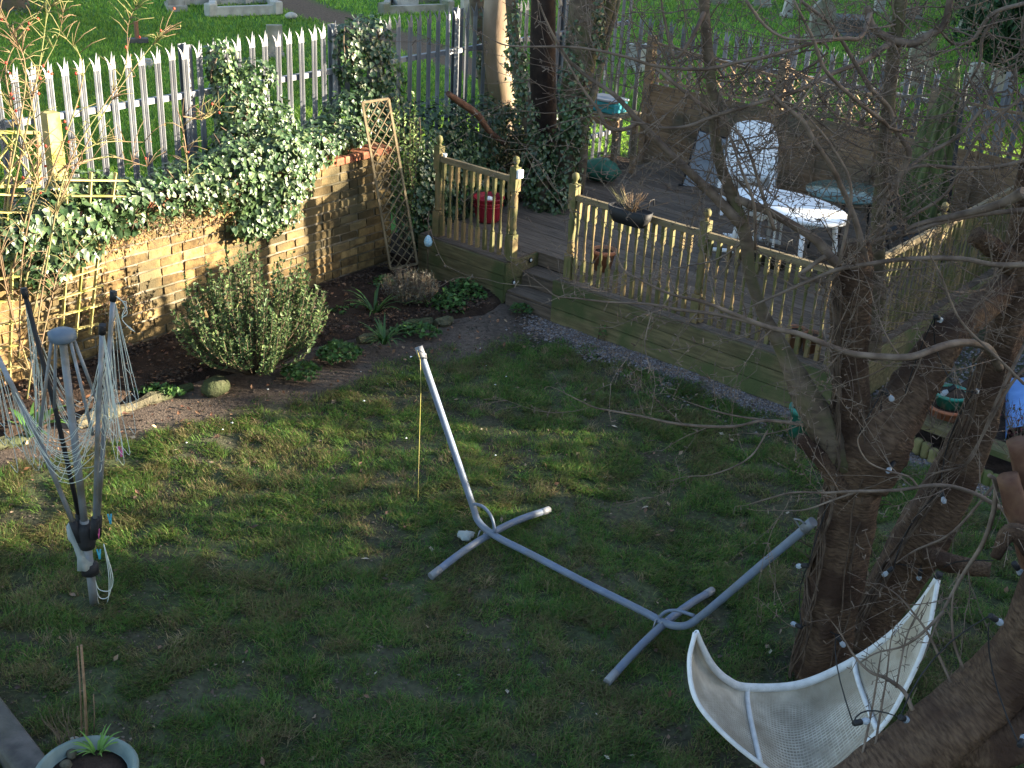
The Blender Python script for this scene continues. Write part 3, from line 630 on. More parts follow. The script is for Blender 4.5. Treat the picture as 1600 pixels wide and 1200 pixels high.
ivy('tall dark ivy clump engulfing the palisade fence behind the leaning trellis', [eb(575, 60, 36, 36, -9.85, .22), eb(578, 110, 48, 50, -9.8, .28), eb(590, 165, 48, 45, -9.7, .26), eb(545, 185, 40, 40, -9.6, .22), eb(610, 200, 40, 40, -9.55, .22), eb(505, 205, 35, 25, -9.5, .18), eb(545, 80, 22, 45, -9.8, .16)], 620, stems=14, wts=[6, 3, 1, .3])
ivy('dark ivy hedge behind the short balustrade', [((-9.35, 9.9, 1.15), (.35, .6, .55)), ((-9.35, 10.7, 1.1), (.35, .6, .5)), ((-9.3, 11.5, 1.05), (.35, .6, .45)), ((-9.1, 9.5, .7), (.25, .35, .6)), ((-9.2, 10.3, .6), (.3, .9, .6))], 620, stems=12, wts=[6, 3, 1, .2], name='ivy_hedge', cat='hedge')
# dry climber behind the left balustrade
P, N = blobs([((-9.0, 10.9, 1.1), (.3, .5, .35)), ((-9.0, 11.4, 1.0), (.3, .4, .3))], 500, .6); t = thing('dry_climber', 'dry brown and olive climber tangled behind the short balustrade', 'shrub', (-9, 11, .3))
foliage('foliage', P, N, rng.uniform(.02, .045, len(P)), T_LEAF, [(.16, .11, .05), (.10, .10, .04), (.22, .17, .08)], [3, 3, 1], M['leaf'], t)
s = MB()
for i in range(40):
    p = Vector((-9.0+random.uniform(-.2, .2), 10.6+random.random()*1.1, .3)); q = [p]
    for j in range(6): p = p+Vector((random.uniform(-.08, .08), random.uniform(-.1, .1), random.uniform(.08, .22))); q.append(p)
    s.tube(q, [.006, .005, .005, .004, .003, .003, .002], 4)
s.obj('stems', M['stem'], t, 'stuff')

def lerp(a, b, t): return a+(b-a)*t
# evergreen bush in the border
def stem_bush(name, label, cat, base, n, hgt, spread, lsize, cols, wts, lean=(0, 0), start=.3, whorl=26, stemr=.004, tm=T_LEAF, jit=.5, lobes=False):
    t = thing(name, label, cat, base); s = MB(); LP = []; LD = []
    for i in range(n):
        a = random.uniform(0, 2*pi); rr = sqrt(random.random()); top = Vector((cos(a)*rr*spread+lean[0], sin(a)*rr*spread+lean[1], hgt*(1-.35*rr*rr)*random.uniform(.75, 1.08)*((.62+.42*(vn(a*3.0, 1.0*int(rr*3), 1.0, 3))+(.22 if random.random() < .2 else 0)) if lobes else 1))); b0 = Vector((cos(a)*rr*.06, sin(a)*rr*.06, 0))
        m1 = b0.lerp(top, .5)+Vector((cos(a)*rr*spread*.22, sin(a)*rr*spread*.22, 0)); q = smooth_path([(*b0, stemr*1.6), (*m1, stemr), (*top, stemr*.5)], 5); pts = [Vector(p[:3])+Vector(base) for p in q]
        s.tube(pts, [p[3] for p in q], 4)
        for j in range(whorl):
            u = start+(1-start)*(j+random.random())/whorl; k = min(int(u*(len(pts)-1)), len(pts)-2); p = pts[k].lerp(pts[k+1], u*(len(pts)-1)-k); b = random.uniform(0, 2*pi)
            LP.append(p); LD.append((cos(b)*.8, sin(b)*.8, .75))
    s.obj('stems', M['stem'], t, 'stuff'); LP = np.array(LP); LD = np.array(LD)
    nn = np.cross(LD, np.cross(np.tile((0, 0, 1.), (len(LD), 1)), LD)); nn[:, 2] = np.abs(nn[:, 2])
    foliage('foliage', LP, nn, rng.uniform(lsize[0], lsize[1], len(LP)), tm, cols, wts, M['leaf'], t, tipdir=LD, jitter=jit); return t
bc = G(400, 598); stem_bush('evergreen_bush', 'rounded olive green evergreen bush in the border before the brick wall', 'bush', (bc.x-.1, bc.y+.05, .05), 175, 1.14, .72, (.028, .05), [(.042, .078, .028), (.062, .102, .036), (.10, .135, .050)], [3, 3, 2], whorl=56, start=.28, lobes=True)
lc = G(640, 482); stem_bush('lavender', 'grey brown lavender clump below the leaning trellis', 'lavender', (lc.x, lc.y, .06), 260, .36, .32, (.03, .05), [(.17, .16, .13), (.13, .12, .10), (.10, .11, .07)], [3, 3, 2], whorl=14, start=.1, stemr=.0025, tm=T_LONG)
def strap(name, label, u, v, n, L, col, cat='plant', wdt=.022):
    b = G(u, v); t = thing(name, label, cat, (b.x, b.y, .05)); V = []; F = []; C = []
    for i in range(n):
        a = random.uniform(0, 2*pi); L1 = L*random.uniform(.6, 1.1); cu = random.uniform(.6, 1.5); wd = wdt*random.uniform(.7, 1.1); k0 = len(V); m = 6; col1 = np.array(random.choice(col))*random.uniform(.8, 1.2)
        for j in range(m+1):
            s_ = j/m; ang = 1.35-cu*s_*1.25; 
            if j == 0: p = np.array([cos(a)*.02, sin(a)*.02, .0])
            else: p = p+np.array([cos(a)*cos(ang), sin(a)*cos(ang), sin(ang)])*L1/m
            ww = wd*(1-s_**2.5)*.5+.001; V += [(p[0]-sin(a)*ww, p[1]+cos(a)*ww, p[2]), (p[0]+sin(a)*ww, p[1]-cos(a)*ww, p[2])]; C += [col1, col1]
        for j in range(m): F.append((k0+2*j, k0+2*j+1, k0+2*j+3, k0+2*j+2))
    me = np_mesh('leaves', np.array(V), np.array(F), M['leaf'], np.array(C), True); o = link('leaves', me, t, t.location); o['kind'] = 'stuff'; return t
GC = [(.05, .11, .03), (.075, .15, .04), (.04, .085, .03)]
strap('strap_leaved_plant', 'arching strap leaved plant in the border just left of the lavender', 585, 500, 26, .42, GC)
strap('strap_leaved_plant', 'low spreading strap leaved clump at the lawn edge below the lavender', 600, 545, 38, .30, GC)
strap('strap_leaved_plant', 'small upright strap leaved plant right of the lavender', 672, 490, 14, .30, GC)
strap('strap_leaved_plant', 'bright green broad leaved plant behind the washing line at far left', 50, 690, 14, .38, [(.06, .14, .03), (.08, .17, .04)], wdt=.05)
def lowplant(label, u, v, ru, rv, n, cols=GC, hz=.10, sz=(.03, .06)):
    b = G(u, v); k = ppm(b); t = thing('low_plant', label, 'plant', (b.x, b.y, .03)); a = rng.uniform(0, 2*pi, n); r = np.sqrt(rng.random(n)); dx = np.cos(a)*r*ru/k; dy = np.sin(a)*r*rv/k*2.2
    x = b.x+dx*np.array(CR)[0]+dy*np.array(FH)[0]; y = b.y+dx*np.array(CR)[1]+dy*np.array(FH)[1]; z = .05+hz*(1-r**2)*rng.uniform(.3, 1.2, n)
    foliage('foliage', np.stack([x, y, z], 1), np.tile((0, 0, 1.), (n, 1)), rng.uniform(sz[0], sz[1], n), T_IVY, cols, [1]*len(cols), M['leaf'], t, tipdir=rng.normal(0, 1, (n, 3)), jitter=.5)
    s = MB()
    for i in range(10): s.tube([(x[i], y[i], .0), (x[i]+.01, y[i], z[i])], .003, 4)
    s.obj('stems', M['stem'], t, 'stuff')
lowplant('leafy green cranesbill in the border beside the deck corner', 725, 470, 38, 16, 420, hz=.16)
lowplant('leafy green plant hard against the deck corner', 768, 458, 22, 12, 200, hz=.16)
lowplant('low green plant at the lawn edge right of the evergreen bush', 530, 560, 34, 16, 380)
lowplant('trailing green plant at the foot of the evergreen bush', 470, 590, 30, 14, 260, hz=.08)
lowplant('low green weeds between bush and lavender in the dark border', 545, 495, 26, 10, 120, hz=.06)
lowplant('small ferny weed growing at the foot of the deck boards', 942, 530, 9, 6, 60, hz=.22, sz=(.015, .03))
lowplant('sprawling weeds at the bed edge behind the washing line', 250, 620, 40, 8, 150, hz=.05)
lowplant('leafy green clump between the lavender and the deck corner', 700, 485, 34, 14, 320, hz=.14)
lowplant('dark green plant under the leaning trellis foot', 600, 455, 26, 12, 160, hz=.10)
lowplant('low green plant on the border left of the lavender', 530, 500, 22, 10, 140, hz=.08)
lowplant('green plants trailing over the edging below the lavender', 650, 525, 40, 9, 240, hz=.07)
lowplant('dull green weeds beside the steps of the deck', 815, 490, 18, 8, 80, hz=.05)

# bed edging stones
for i, (pp, lab) in enumerate([([(120, 668), (205, 640)], 'mossy edging stone nearest the washing line pole'), ([(206, 640), (300, 607)], 'sunlit mossy edging stone between washing line and bush'), ([(560, 536), (618, 520)], 'mossy edging stone below the strap leaved plant'), ([(622, 516), (672, 505)], 'rounded edging stone in front of the lavender'), ([(680, 510), (705, 503)], 'small edging stone right of the lavender'), ([(-30, 705), (45, 690)], 'sunlit edging stone at the far left below the bright green plant')]):
    a, b_ = G(*pp[0]), G(*pp[1]); b = MB(); d = (b_-a); m = 7; q = []
    for j in range(m): q.append(a.lerp(b_, j/(m-1))+Vector((random.uniform(-.015, .015), random.uniform(-.01, .01), .022+random.uniform(-.008, .008))))
    b.tube(q, [.035]+[.052+random.uniform(-.010, .010) for _ in range(m-2)]+[.038], 7); b.v = [(v[0]+random.uniform(-.008, .008), v[1]+random.uniform(-.008, .008), v[2]+random.uniform(-.008, .008)) for v in b.v]; b.sm = [False]*len(b.f); tag(lonely(b.obj('edging_stone', M['rock']), a), lab, 'stone', 'edging stones of the flower bed')
def rock(label, u, v, r, mat='rock', z=0, sq=.75, name='rock', cat='rock', grp=None):
    p = G(u, v, z); b = MB(); sd = random.random()*9
    b.lathe([(r*sin(pi*i/7)+.0001, r*sq*(1-cos(pi*i/7))) for i in range(8)], 11, (p.x, p.y, z-.02), rf=lambda a, zz: 1+.16*sin(2*a+sd)+.10*sin(3*a+zz*20+sd)); return tag(lonely(b.obj(name, M[mat]), (p.x, p.y, z)), label, cat, grp)
rock('round mossy rock at the left foot of the evergreen bush', 338, 615, .12)

# leaning diamond trellis
def trellis(label, c, nu, nv, mat, par_name='trellis', wdt=.022, frame=.03, diag=True, frm=True):
    """c: four corners TL,TR,BR,BL in space"""
    TL, TR, BR, BL = [Vector(q) for q in c]; t = thing(par_name, label, 'trellis', (BL+BR)/2); n = (TR-TL).cross(BL-TL).normalized()
    if frm:
        for a, b_ in ((TL, TR), (TR, BR), (BR, BL), (BL, TL)):
            b = MB(); b.bar(a, b_, frame, .022, n); b.obj('frame', M[mat], t)
    def at(s_, r_): return TL.lerp(TR, s_).lerp(BL.lerp(BR, s_), r_)
    W_, Hh = (TR-TL).length, (BL-TL).length
    if diag:
        for sg in (1, -1):
            k = -int(Hh/(W_/nu))-1
            while k <= nu*2+int(Hh/(W_/nu)):
                x0 = k*W_/nu; best = []
                for s_ in np.linspace(0, Hh, 60):
                    x = x0+sg*s_*.8
                    if 0 <= x <= W_: best.append((x/W_, s_/Hh))
                if len(best) > 3:
                    b = MB(); off = n*(.005*sg); b.bar(at(*best[0])+off, at(*best[-1])+off, wdt, .008, n); b.obj('slat', M[mat], t)
                k += 1
    else:
        for i in range(nu):
            b = MB(); s_ = (i+.5)/nu; b.bar(at(s_, 0)+n*.006, at(s_, 1)+n*.006, wdt, .010, n); b.obj('slat', M[mat], t)
        for i in range(nv):
            b = MB(); s_ = (i+.5)/nv; b.bar(at(0, s_)-n*.006, at(1, s_)-n*.006, wdt, .010, n); b.obj('slat', M[mat], t)
    return t
yo = 8.98
trellis('tall narrow weathered diamond trellis leaning at the end of the brick wall', [PX(566, 160, -9.12), PX(607, 154, -9.0), PX(652, 412, -8.75), PX(610, 420, -8.9)], 3, 12, 'oldtrellis')
# yellow squared trellis pieces on the left
tl = lambda u, v: PX(u, v, -9.0)
trellis('yellowed squared trellis piece standing above the ivy beside the wooden post', [tl(83, 268), tl(200, 270), tl(192, 318), tl(86, 318)], 3, 2, 'trellis', wdt=.035, diag=False, frm=False)
trellis('yellowed squared trellis piece on the wall behind the washing line top', [tl(92, 425), tl(165, 400), tl(152, 520), tl(85, 535)], 3, 4, 'trellis', wdt=.035, diag=False, frm=False)
trellis('squared trellis at the far left low behind the rose stems', [tl(-60, 425), tl(35, 412), tl(30, 590), tl(-60, 605)], 3, 5, 'trellis', wdt=.035, diag=False, frm=False)
trellis('yellow diamond lattice panel at the far left beside the wooden post', [tl(-70, 205), tl(60, 207), tl(62, 290), tl(-70, 292)], 4, 3, 'trellis', wdt=.03)
trellis('squared trellis rail low at far left in front of the ivy', [tl(-60, 285), tl(38, 292), tl(34, 345), tl(-60, 345)], 2, 2, 'trellis', wdt=.035, diag=False, frm=False)
p = PX(78, 175, -9.58); b = MB(); b.box((p.x, p.y, p.z/2), (.11, .12, p.z), bevel=.006); tag(lonely(b.obj('wooden_post', M['trellis']), (p.x, p.y, 0)), 'thick yellowed wooden post rising from the ivy at far left', 'post')

# rambling rose on the left
rose = thing('rambling_rose', 'bare rambling rose with long arching canes and red hips at far left', 'rose', (-8.9, 4.4, 0))
s = MB(); hips = MB(); LP = []
def cane(P, r0):
    q = smooth_path([(*p, lerp(r0, .002, i/(len(P)-1))) for i, p in enumerate(P)], 5); s.tube([Vector(a[:3]) for a in q], [a[3] for a in q], 5); return [Vector(a[:3]) for a in q]
for L in ([(60, 620), (28, 520), (10, 440), (-15, 300)], [(30, 560), (35, 400), (60, 260), (40, 120), (0, 10)], [(40, 640), (75, 400), (110, 250), (190, 120), (200, 40), (215, 5)], [(50, 500), (90, 330), (160, 180), (230, 80), (255, 55)], [(20, 420), (60, 250), (50, 150), (90, 60), (100, 10)], [(90, 270), (150, 225), (225, 222)], [(100, 262), (170, 245), (230, 260)], [(70, 300), (130, 120), (95, 48)], [(0, 380), (20, 200), (10, 100), (60, 20), (80, -10)], [(15, 330), (60, 110), (75, 20), (95, 0)], [(10, 300), (40, 130), (25, 60), (0, 20)], [(60, 290), (30, 200), (-10, 120)], [(20, 500), (0, 400), (-20, 250)], [(35, 470), (55, 380), (100, 300), (110, 220)], [(280, 180), (290, 230), (295, 290)], [(285, 182), (320, 185), (348, 165)], [(60, 560), (80, 470), (95, 420), (140, 380)]):
    xo = -8.95+random.uniform(-.15, .2); q = cane([PX(u, v, xo+random.uniform(-.05, .05)) for u, v in L], .009)
    for j in range(len(q)*2):
        a = random.choice(q); e = a+Vector((random.uniform(-.1, .15), random.uniform(-.2, .2), random.uniform(-.02, .2))); s.tube([a, a.lerp(e, .5)+Vector((0, 0, .02)), e], [.004, .003, .0015], 4)
        if random.random() < .12: LP.append(e)
        if random.random() < .10 and e.z > 1.6: hips.lathe([(.0001, -.012), (.010, -.006), (.011, .003), (.004, .012)], 7, e)
s.obj('canes', M['cane'], rose, 'stuff'); hips.obj('hips', M['hip'], rose, 'stuff'); LP = np.array(LP)
foliage('leaves', LP, np.tile((0, 0, 1.), (len(LP), 1)), rng.uniform(.02, .04, len(LP)), T_LEAF, [(.20, .11, .05), (.14, .15, .05), (.22, .18, .09)], [1, 1, 1], M['leaf'], rose)
# dead stems and brown leaves hanging under the ivy
P, N = blobs([eb(230, 345, 70, 22, -9.14, .07), eb(310, 345, 60, 18, -9.14, .07), eb(190, 375, 50, 20, -9.14, .07), eb(180, 480, 50, 20, -9.1, .07)], 700, .5)
t = thing('dead_ivy', 'dead brown ivy stems and leaves hanging on the sunlit wall', 'ivy', (-9.1, 6, .6)); foliage('foliage', P, N, rng.uniform(.015, .04, len(P)), T_LEAF, [(.28, .17, .09), (.20, .12, .06), (.13, .15, .06)], [3, 3, 2], M['leaf'], t)
s = MB()
for i in range(60):
    p = Vector(P[random.randrange(len(P))]); q = [p]
    for j in range(4): p = p+Vector((random.uniform(-.01, .03), random.uniform(-.07, .07), random.uniform(-.09, .05))); q.append(p)
    s.tube(q, .003, 4)
s.obj('stems', M['stem'], t, 'stuff')

# fresh climbing shoots over the leaning trellis
sh = PX(640, 215, -9.2); stem_bush('jasmine', 'pale green climbing shoots above the leaning trellis', 'climber', (-9.15, 9.3, .2), 26, 1.75, .22, (.03, .055), [(.10, .16, .05), (.16, .22, .08)], [1, 1], whorl=36, start=.3, stemr=.003, jit=.8)

# bird feeder pole with glass ornament
p = G(668, 434, .08); t = thing('garden_ornament', 'thin rusty stake with a pale blue glass ornament beside the leaning trellis', 'ornament', (p.x, p.y, .05))
b = MB(); b.tube([(p.x, p.y, .05), (p.x, p.y, .82)], .006, 6); b.obj('stake', M['stem'], t)
q = PD(664, 376, sqrt(1)*(p-Vector((0, 0, 0))).dot(FH)); b = MB(); b.lathe([(.0001, -.07), (.035, -.05), (.048, -.01), (.03, .04), (.0001, .07)], 12, (p.x, p.y, q.z)); b.obj('glass', M['iris'], t)

# ================================================================== TREES BEHIND THE DECK
def trunk_tree(name, label, px, mat, cat='tree', ivyb=None, dens=500, extra=None, wob=.0):
    pts, rr = [], []
    q = smooth_path([(*PD(u, v, Y), r) for u, v, Y, r in px], 5); pts = [Vector(a[:3]) for a in q]; rr = [a[3] for a in q]
    base = Vector((pts[0].x, pts[0].y, .0)); t = thing(name, label, cat, base); b = MB(); pts = [base+Vector((0, 0, -.05))]+pts if pts[0].z > .05 else pts; rr = [rr[0]*1.25]+rr if len(rr) < len(pts) else rr
    b.tube(pts, rr, 14); b.obj('trunk', M[mat], t)
    if extra:
        for e in extra:
            q = smooth_path([(*PD(u, v, Y), r) for u, v, Y, r in e], 5); b = MB(); b.tube([Vector(a[:3]) for a in q], [a[3] for a in q], 8); b.obj('branch', M[mat], t)
    if ivyb:
        Ps = []; Ns = []
        for (u, v, Y, ru, rv, dn) in ivyb:
            p = PD(u, v, Y); k = ppm(p); P, N = blobs([((p.x, p.y, p.z), (ru/k, ru/k, rv/(k*.93)))], dn, .4); Ps.append(P); Ns.append(N)
        P = np.concatenate(Ps); N = np.concatenate(Ns); foliage('ivy_foliage', P, N+np.array([.2, -.2, .2]), rng.uniform(.035, .065, len(P)), T_IVY, IVC, [5, 3, 1.5, .6], M['ivy'], t, jitter=.5)
    return t
trunk_tree('tree', 'smooth pale brown tree trunk rising behind the left of the deck', [(790, 235, 14.9, .17), (785, 160, 14.9, .155), (775, 80, 14.9, .15), (778, 0, 14.9, .16), (785, -90, 14.9, .15)], 'bark2', ivyb=[(800, 60, 14.6, 12, 60, 500), (812, 130, 14.6, 12, 50, 500), (825, 200, 14.6, 12, 40, 450)])
trunk_tree('tree', 'rough ivy flecked trunk just left of the smooth pale trunk', [(770, 190, 16.2, .13), (758, 100, 16.2, .12), (748, 0, 16.2, .12), (742, -80, 16.2, .11)], 'limb', ivyb=[(750, 60, 16.1, 10, 60, 240)])
trunk_tree('tree', 'very dark straight tree trunk between the ivy covered stems', [(850, 300, 14.4, .20), (850, 200, 14.4, .155), (848, 100, 14.4, .15), (849, 0, 14.4, .14), (850, -90, 14.4, .14)], 'darkbark')
trunk_tree('tree', 'slender leaning stem clothed in ivy left of the dark trunk', [(850, 345, 13.9, .10), (845, 270, 13.9, .085), (828, 200, 14.0, .075), (812, 120, 14.1, .07), (800, 30, 14.2, .06), (795, -60, 14.2, .06)], 'limb', ivyb=[(845, 300, 13.8, 24, 50, 420), (850, 240, 13.8, 16, 40, 420), (832, 260, 13.8, 22, 60, 300), (815, 130, 13.9, 12, 60, 420), (832, 190, 13.8, 12, 30, 420), (803, 50, 14, 9, 50, 420), (870, 320, 13.7, 20, 30, 350)])
trunk_tree('tree', 'stout tree trunk heavily clothed in ivy left of the potting bench', [(880, 335, 14.1, .19), (890, 240, 14.1, .17), (903, 120, 14.1, .18), (915, 20, 14.1, .19), (922, -80, 14.1, .19)], 'limb', ivyb=[(885, 260, 13.9, 26, 90, 480), (895, 150, 13.9, 26, 60, 460), (905, 190, 13.8, 22, 40, 460), (935, 20, 13.9, 12, 50, 500), (940, 80, 13.9, 8, 30, 400), (900, 70, 14.0, 20, 40, 260)], extra=[[(905, 120, 14.1, .10), (935, 60, 14.2, .09), (955, 0, 14.2, .08), (965, -60, 14.2, .07)], [(905, 300, 13.9, .06), (912, 240, 13.8, .05), (915, 190, 13.8, .045), (935, 120, 13.9, .04), (950, 60, 14.0, .03), (968, 0, 14, .02)]])
q = smooth_path([(*PX(u, v, -9.0), r) for u, v, r in [(700, 146, .03), (722, 162, .04), (745, 178, .04), (765, 205, .035), (790, 225, .03)]], 5); b = MB(); b.tube([Vector(a[:3]) for a in q], [a[3] for a in q], 8); tag(lonely(b.obj('broken_branch', M['cutwood']), Vector(q[-1][:3])), 'reddish broken branch lying on the dark ivy hedge', 'branch')

# ================================================================== THINGS ON THE DECK
# red tub
p = G(762, 345, ZD); t = thing('red_tub', 'red flexible plastic tub behind the short balustrade', 'tub', (p.x, p.y, ZD))
b = MB(); b.lathe([(.11, .0), (.13, .02), (.15, .10), (.16, .26), (.18, .27), (.18, .285), (.155, .285), (.145, .12), (.11, .05), (.0001, .05)], 22, p); b.obj('body', M['redtub'], t)
for z in (.215, .18): b = MB(); b.lathe([(.154, z), (.168, z+.008), (.154, z+.016)], 22, p); b.obj('rim', M['redtub'], t)
b = MB(); b.lathe([(.0001, .0), (.05, .0), (.05, .03), (.0001, .05)], 10, p+Vector((.05, -.05, .26))); b.obj('contents', M['white'], t)
# terracotta pot behind the front balustrade
def pot(name, label, base, r0, r1, h, mat, soil=True, cat='plant pot', group=None, rim=.02):
    t = thing(name, label, cat, base, group); b = MB(); b.lathe([(r0, 0), (r1*.96, h*.82), (r1, h*.82), (r1+rim*.5, h*.84), (r1+rim*.5, h), (r1-rim*.6, h), (r1*.88, h*.8), (.0001, h*.78)], 24, base); b.obj('pot', M[mat], t)
    if soil: b = MB(); b.lathe([(r1-rim*.8, h*.86), (r1*.5, h*.9), (.0001, h*.88)], 18, base); b.obj('soil', M['soil'], t)
    return t
p = G(932, 425, ZD); pot('terracotta_pot', 'terracotta pot standing on the deck behind the front balustrade', (p.x, p.y+.1, ZD), .08, .12, .22, 'terracotta')
# black troughs
def trough(label, c, L, parent_y, twigs=True):
    t = thing('trough_planter', label, 'planter', c); b = MB(); n = 24; V = []
    for (z, k) in ((-.07, .74), (.0, .92), (.075, 1.0), (.075, .95), (.05, .93)):
        for i in range(n):
            a = 2*pi*i/n; ex = .55; V.append((c[0]+L/2*k*(abs(cos(a))**ex)*(1 if cos(a) > 0 else -1), c[1]+.085*k*(abs(sin(a))**ex)*(1 if sin(a) > 0 else -1), c[2]+z))
    F = [[j*n+i, j*n+(i+1) % n, (j+1)*n+(i+1) % n, (j+1)*n+i] for j in range(4) for i in range(n)]+[list(range(n))[::-1], [4*n+i for i in range(n)]]; b.add(V, F, True); b.obj('trough', M['black'], t)
    for sx in (-.3, .3):
        b = MB(); b.tube([(c[0]+sx*L, c[1]+.07, c[2]+.08), (c[0]+sx*L, c[1]+.10, c[2]+.16), (c[0]+sx*L, c[1]+.17, c[2]+.16), (c[0]+sx*L, c[1]+.17, c[2]+.10)], .006, 5); b.obj('hook', M['black'], t)
    if twigs:
        s = MB()
        for i in range(34):
            p = Vector((c[0]+random.gauss(0, .02), c[1]+random.uniform(-.02, .02), c[2]+.05)); q = [p]; dx = random.gauss(0, .035)
            for j in range(4): p = p+Vector((dx+random.uniform(-.012, .012), random.uniform(-.02, .02), random.uniform(.03, .06))); q.append(p)
            s.tube(q, [.004, .003, .003, .002, .001], 4)
        s.obj('dry_plant', M['cane'], t, 'stuff')
    return t
c = PY(984, 338, RY-.14); trough('black oval trough of dry twiggy plants hooked on the front balustrade', (c.x, c.y, c.z), .46, RY)
c = PY(1190, 400, RY+.16); trough('black trough hooked inside the front balustrade near the table legs', (c.x, c.y, c.z), .62, RY, False)
# oval table
tc = Vector((-5.62, 11.28, ZD)); tab = thing('oval_table', 'white plastic oval garden table on the deck', 'table', tc)
AZT = radians(-12); RT = Matrix.Rotation(AZT, 3, 'Z')
b = MB(); n = 40
V = []
for z, k in ((.62, .965), (.625, 1.0), (.655, 1.0), (.662, .985), (.662, 0)):
    for i in range(n):
        a = 2*pi*i/n; v = RT @ Vector((.68*k*cos(a), .43*k*sin(a), z)); V.append(v+tc)
F = [[j*n+i, j*n+(i+1) % n, (j+1)*n+(i+1) % n, (j+1)*n+i] for j in range(4) for i in range(n)]+[list(range(n))[::-1]]; b.add(V, F, True); b.obj('tabletop', M['white'], tab)
for sx, sy in ((-1, -1), (1, -1), (1, 1), (-1, 1)):
    a0 = tc+RT @ Vector((sx*.40, sy*.24, .62)); a1 = tc+RT @ Vector((sx*.47, sy*.30, .0)); b = MB(); b.tube([a0, a1], [.032, .022], 8); b.obj('leg', M['white'], tab)
for sx in (-1, 1): b = MB(); b.bar(tc+RT @ Vector((sx*.40, -.24, .56)), tc+RT @ Vector((sx*.40, .24, .56)), .05, .015); b.obj('brace', M['white'], tab)
# monobloc chairs
def chair(label, loc, quat, group='white plastic garden chairs', sc=1.0):
    t = thing('plastic_chair', label, 'chair', loc, group); t.rotation_mode = 'QUATERNION'; t.rotation_quaternion = quat
    def add(nm, b):
        b.v = [(v[0]*sc, v[1]*sc, v[2]*sc) for v in b.v]; o = bpy.data.objects.new(nm, b.mesh(nm, M['white'])); COL.objects.link(o); o.parent = t; return o
    def shell(fn, nu, nv, th, nm):
        b = MB(); V = []; 
        for s_ in (0, 1):
            for i in range(nu+1):
                for j in range(nv+1):
                    p, nn = fn(i/nu, j/nv); V.append(Vector(p)+Vector(nn)*th*s_)
        k = (nu+1)*(nv+1); F = []
        for i in range(nu):
            for j in range(nv):
                a = i*(nv+1)+j; F += [[a, a+1, a+nv+2, a+nv+1], [k+a, k+a+nv+1, k+a+nv+2, k+a+1]]
        for i in range(nu): F += [[i*(nv+1), (i+1)*(nv+1), k+(i+1)*(nv+1), k+i*(nv+1)], [(i+1)*(nv+1)+nv, i*(nv+1)+nv, k+i*(nv+1)+nv, k+(i+1)*(nv+1)+nv]]
        for j in range(nv): F += [[j+1, j, k+j, k+j+1], [nu*(nv+1)+j, nu*(nv+1)+j+1, k+nu*(nv+1)+j+1, k+nu*(nv+1)+j]]
        b.add(V, F, True); add(nm, b)
    shell(lambda u, v: ((lerp(-.21, .21, u), lerp(-.22, .20, v), .41-.015*sin(pi*u)-.02*v), (0, 0, -1)), 6, 6, .012, 'seat')
    def bk(u, v):
        ww = .265*(1-.40*max(0, v-.45)**2*2.2); x = (u-.5)*2*ww; y = .20+.13*v-.06*(1-(2*u-1)**2)*0+.05*(-(2*u-1)**2); z = .40+.44*v; return (x, y+.012*sin(v*pi*12), z), (0, 1, .1)
    shell(bk, 10, 22, .012, 'backrest')
    for sx in (-1, 1):
        for sy, top in ((-1, .62), (1, .60)):
            b = MB(); x = sx*.25; y = sy*.21; b.tube([(x*1.08, y*1.15, 0), (x*1.0, y, .38), (x*.98, y*.95, top)], [.022, .026, .024], 6); add('leg', b)
        b = MB(); b.bar((sx*.245, -.23, .625), (sx*.245, .25, .60), .022, .055); add('armrest', b)
    return t
cA = G(1172, 318, ZD)
def QE(x, y, z): 
    from mathutils import Euler
    return Euler((radians(x), radians(y), radians(z)), 'XYZ').to_quaternion()
for dz, lb in ((0, 'lowest white plastic chair of the tipped stack behind the table'), (.10, 'middle white plastic chair of the tipped stack behind the table'), (.20, 'top white plastic chair with ridged back of the tipped stack behind the table')):
    q_ = QE(56, 4, 205); chair(lb, Vector((-6.60, 12.15, .55))+q_ @ Vector((0, 0, dz)), q_, sc=1.1)
cB = G(1105, 385, ZD); chair('white plastic chair lying on its front beside the front balustrade', (cB.x+.05, cB.y+.15, ZD+.27), QE(92, 0, 110))
# grey reclining chair leaning on fence
g0 = G(1092, 290, ZD); t = thing('recliner', 'folded recliner with grey canvas seat leaning on the back fence', 'chair', (g0.x, g0.y, ZD))
c = [PD(1092, 205, g0.dot(FH)+.35), PD(1138, 218, g0.dot(FH)+.35), PD(1118, 305, g0.dot(FH)-.05), PD(1066, 290, g0.dot(FH)-.05)]
nrm = (c[1]-c[0]).cross(c[3]-c[0]).normalized(); b = MB(); m = 8; V = []
for i in range(m+1):
    for j in range(m+1):
        p = c[0].lerp(c[1], j/m).lerp(c[3].lerp(c[2], j/m), i/m)+nrm*(.03*sin(pi*i/m)*sin(pi*j/m)); V.append(p)
F = [[i*(m+1)+j, i*(m+1)+j+1, (i+1)*(m+1)+j+1, (i+1)*(m+1)+j] for i in range(m) for j in range(m)]; V2 = [v-nrm*.015 for v in V]; b.add(V, F, True); b.add(V2, [f[::-1] for f in F], True); b.obj('canvas', M['greycloth'], t)
for a, d in ((c[0], c[3]), (c[1], c[2]), (c[0], c[1]), (c[3], c[2])):
    b = MB(); e = (a-d).normalized()*.05; b.tube([a+e, d-e], .017, 7); b.obj('frame', M['black'], t)
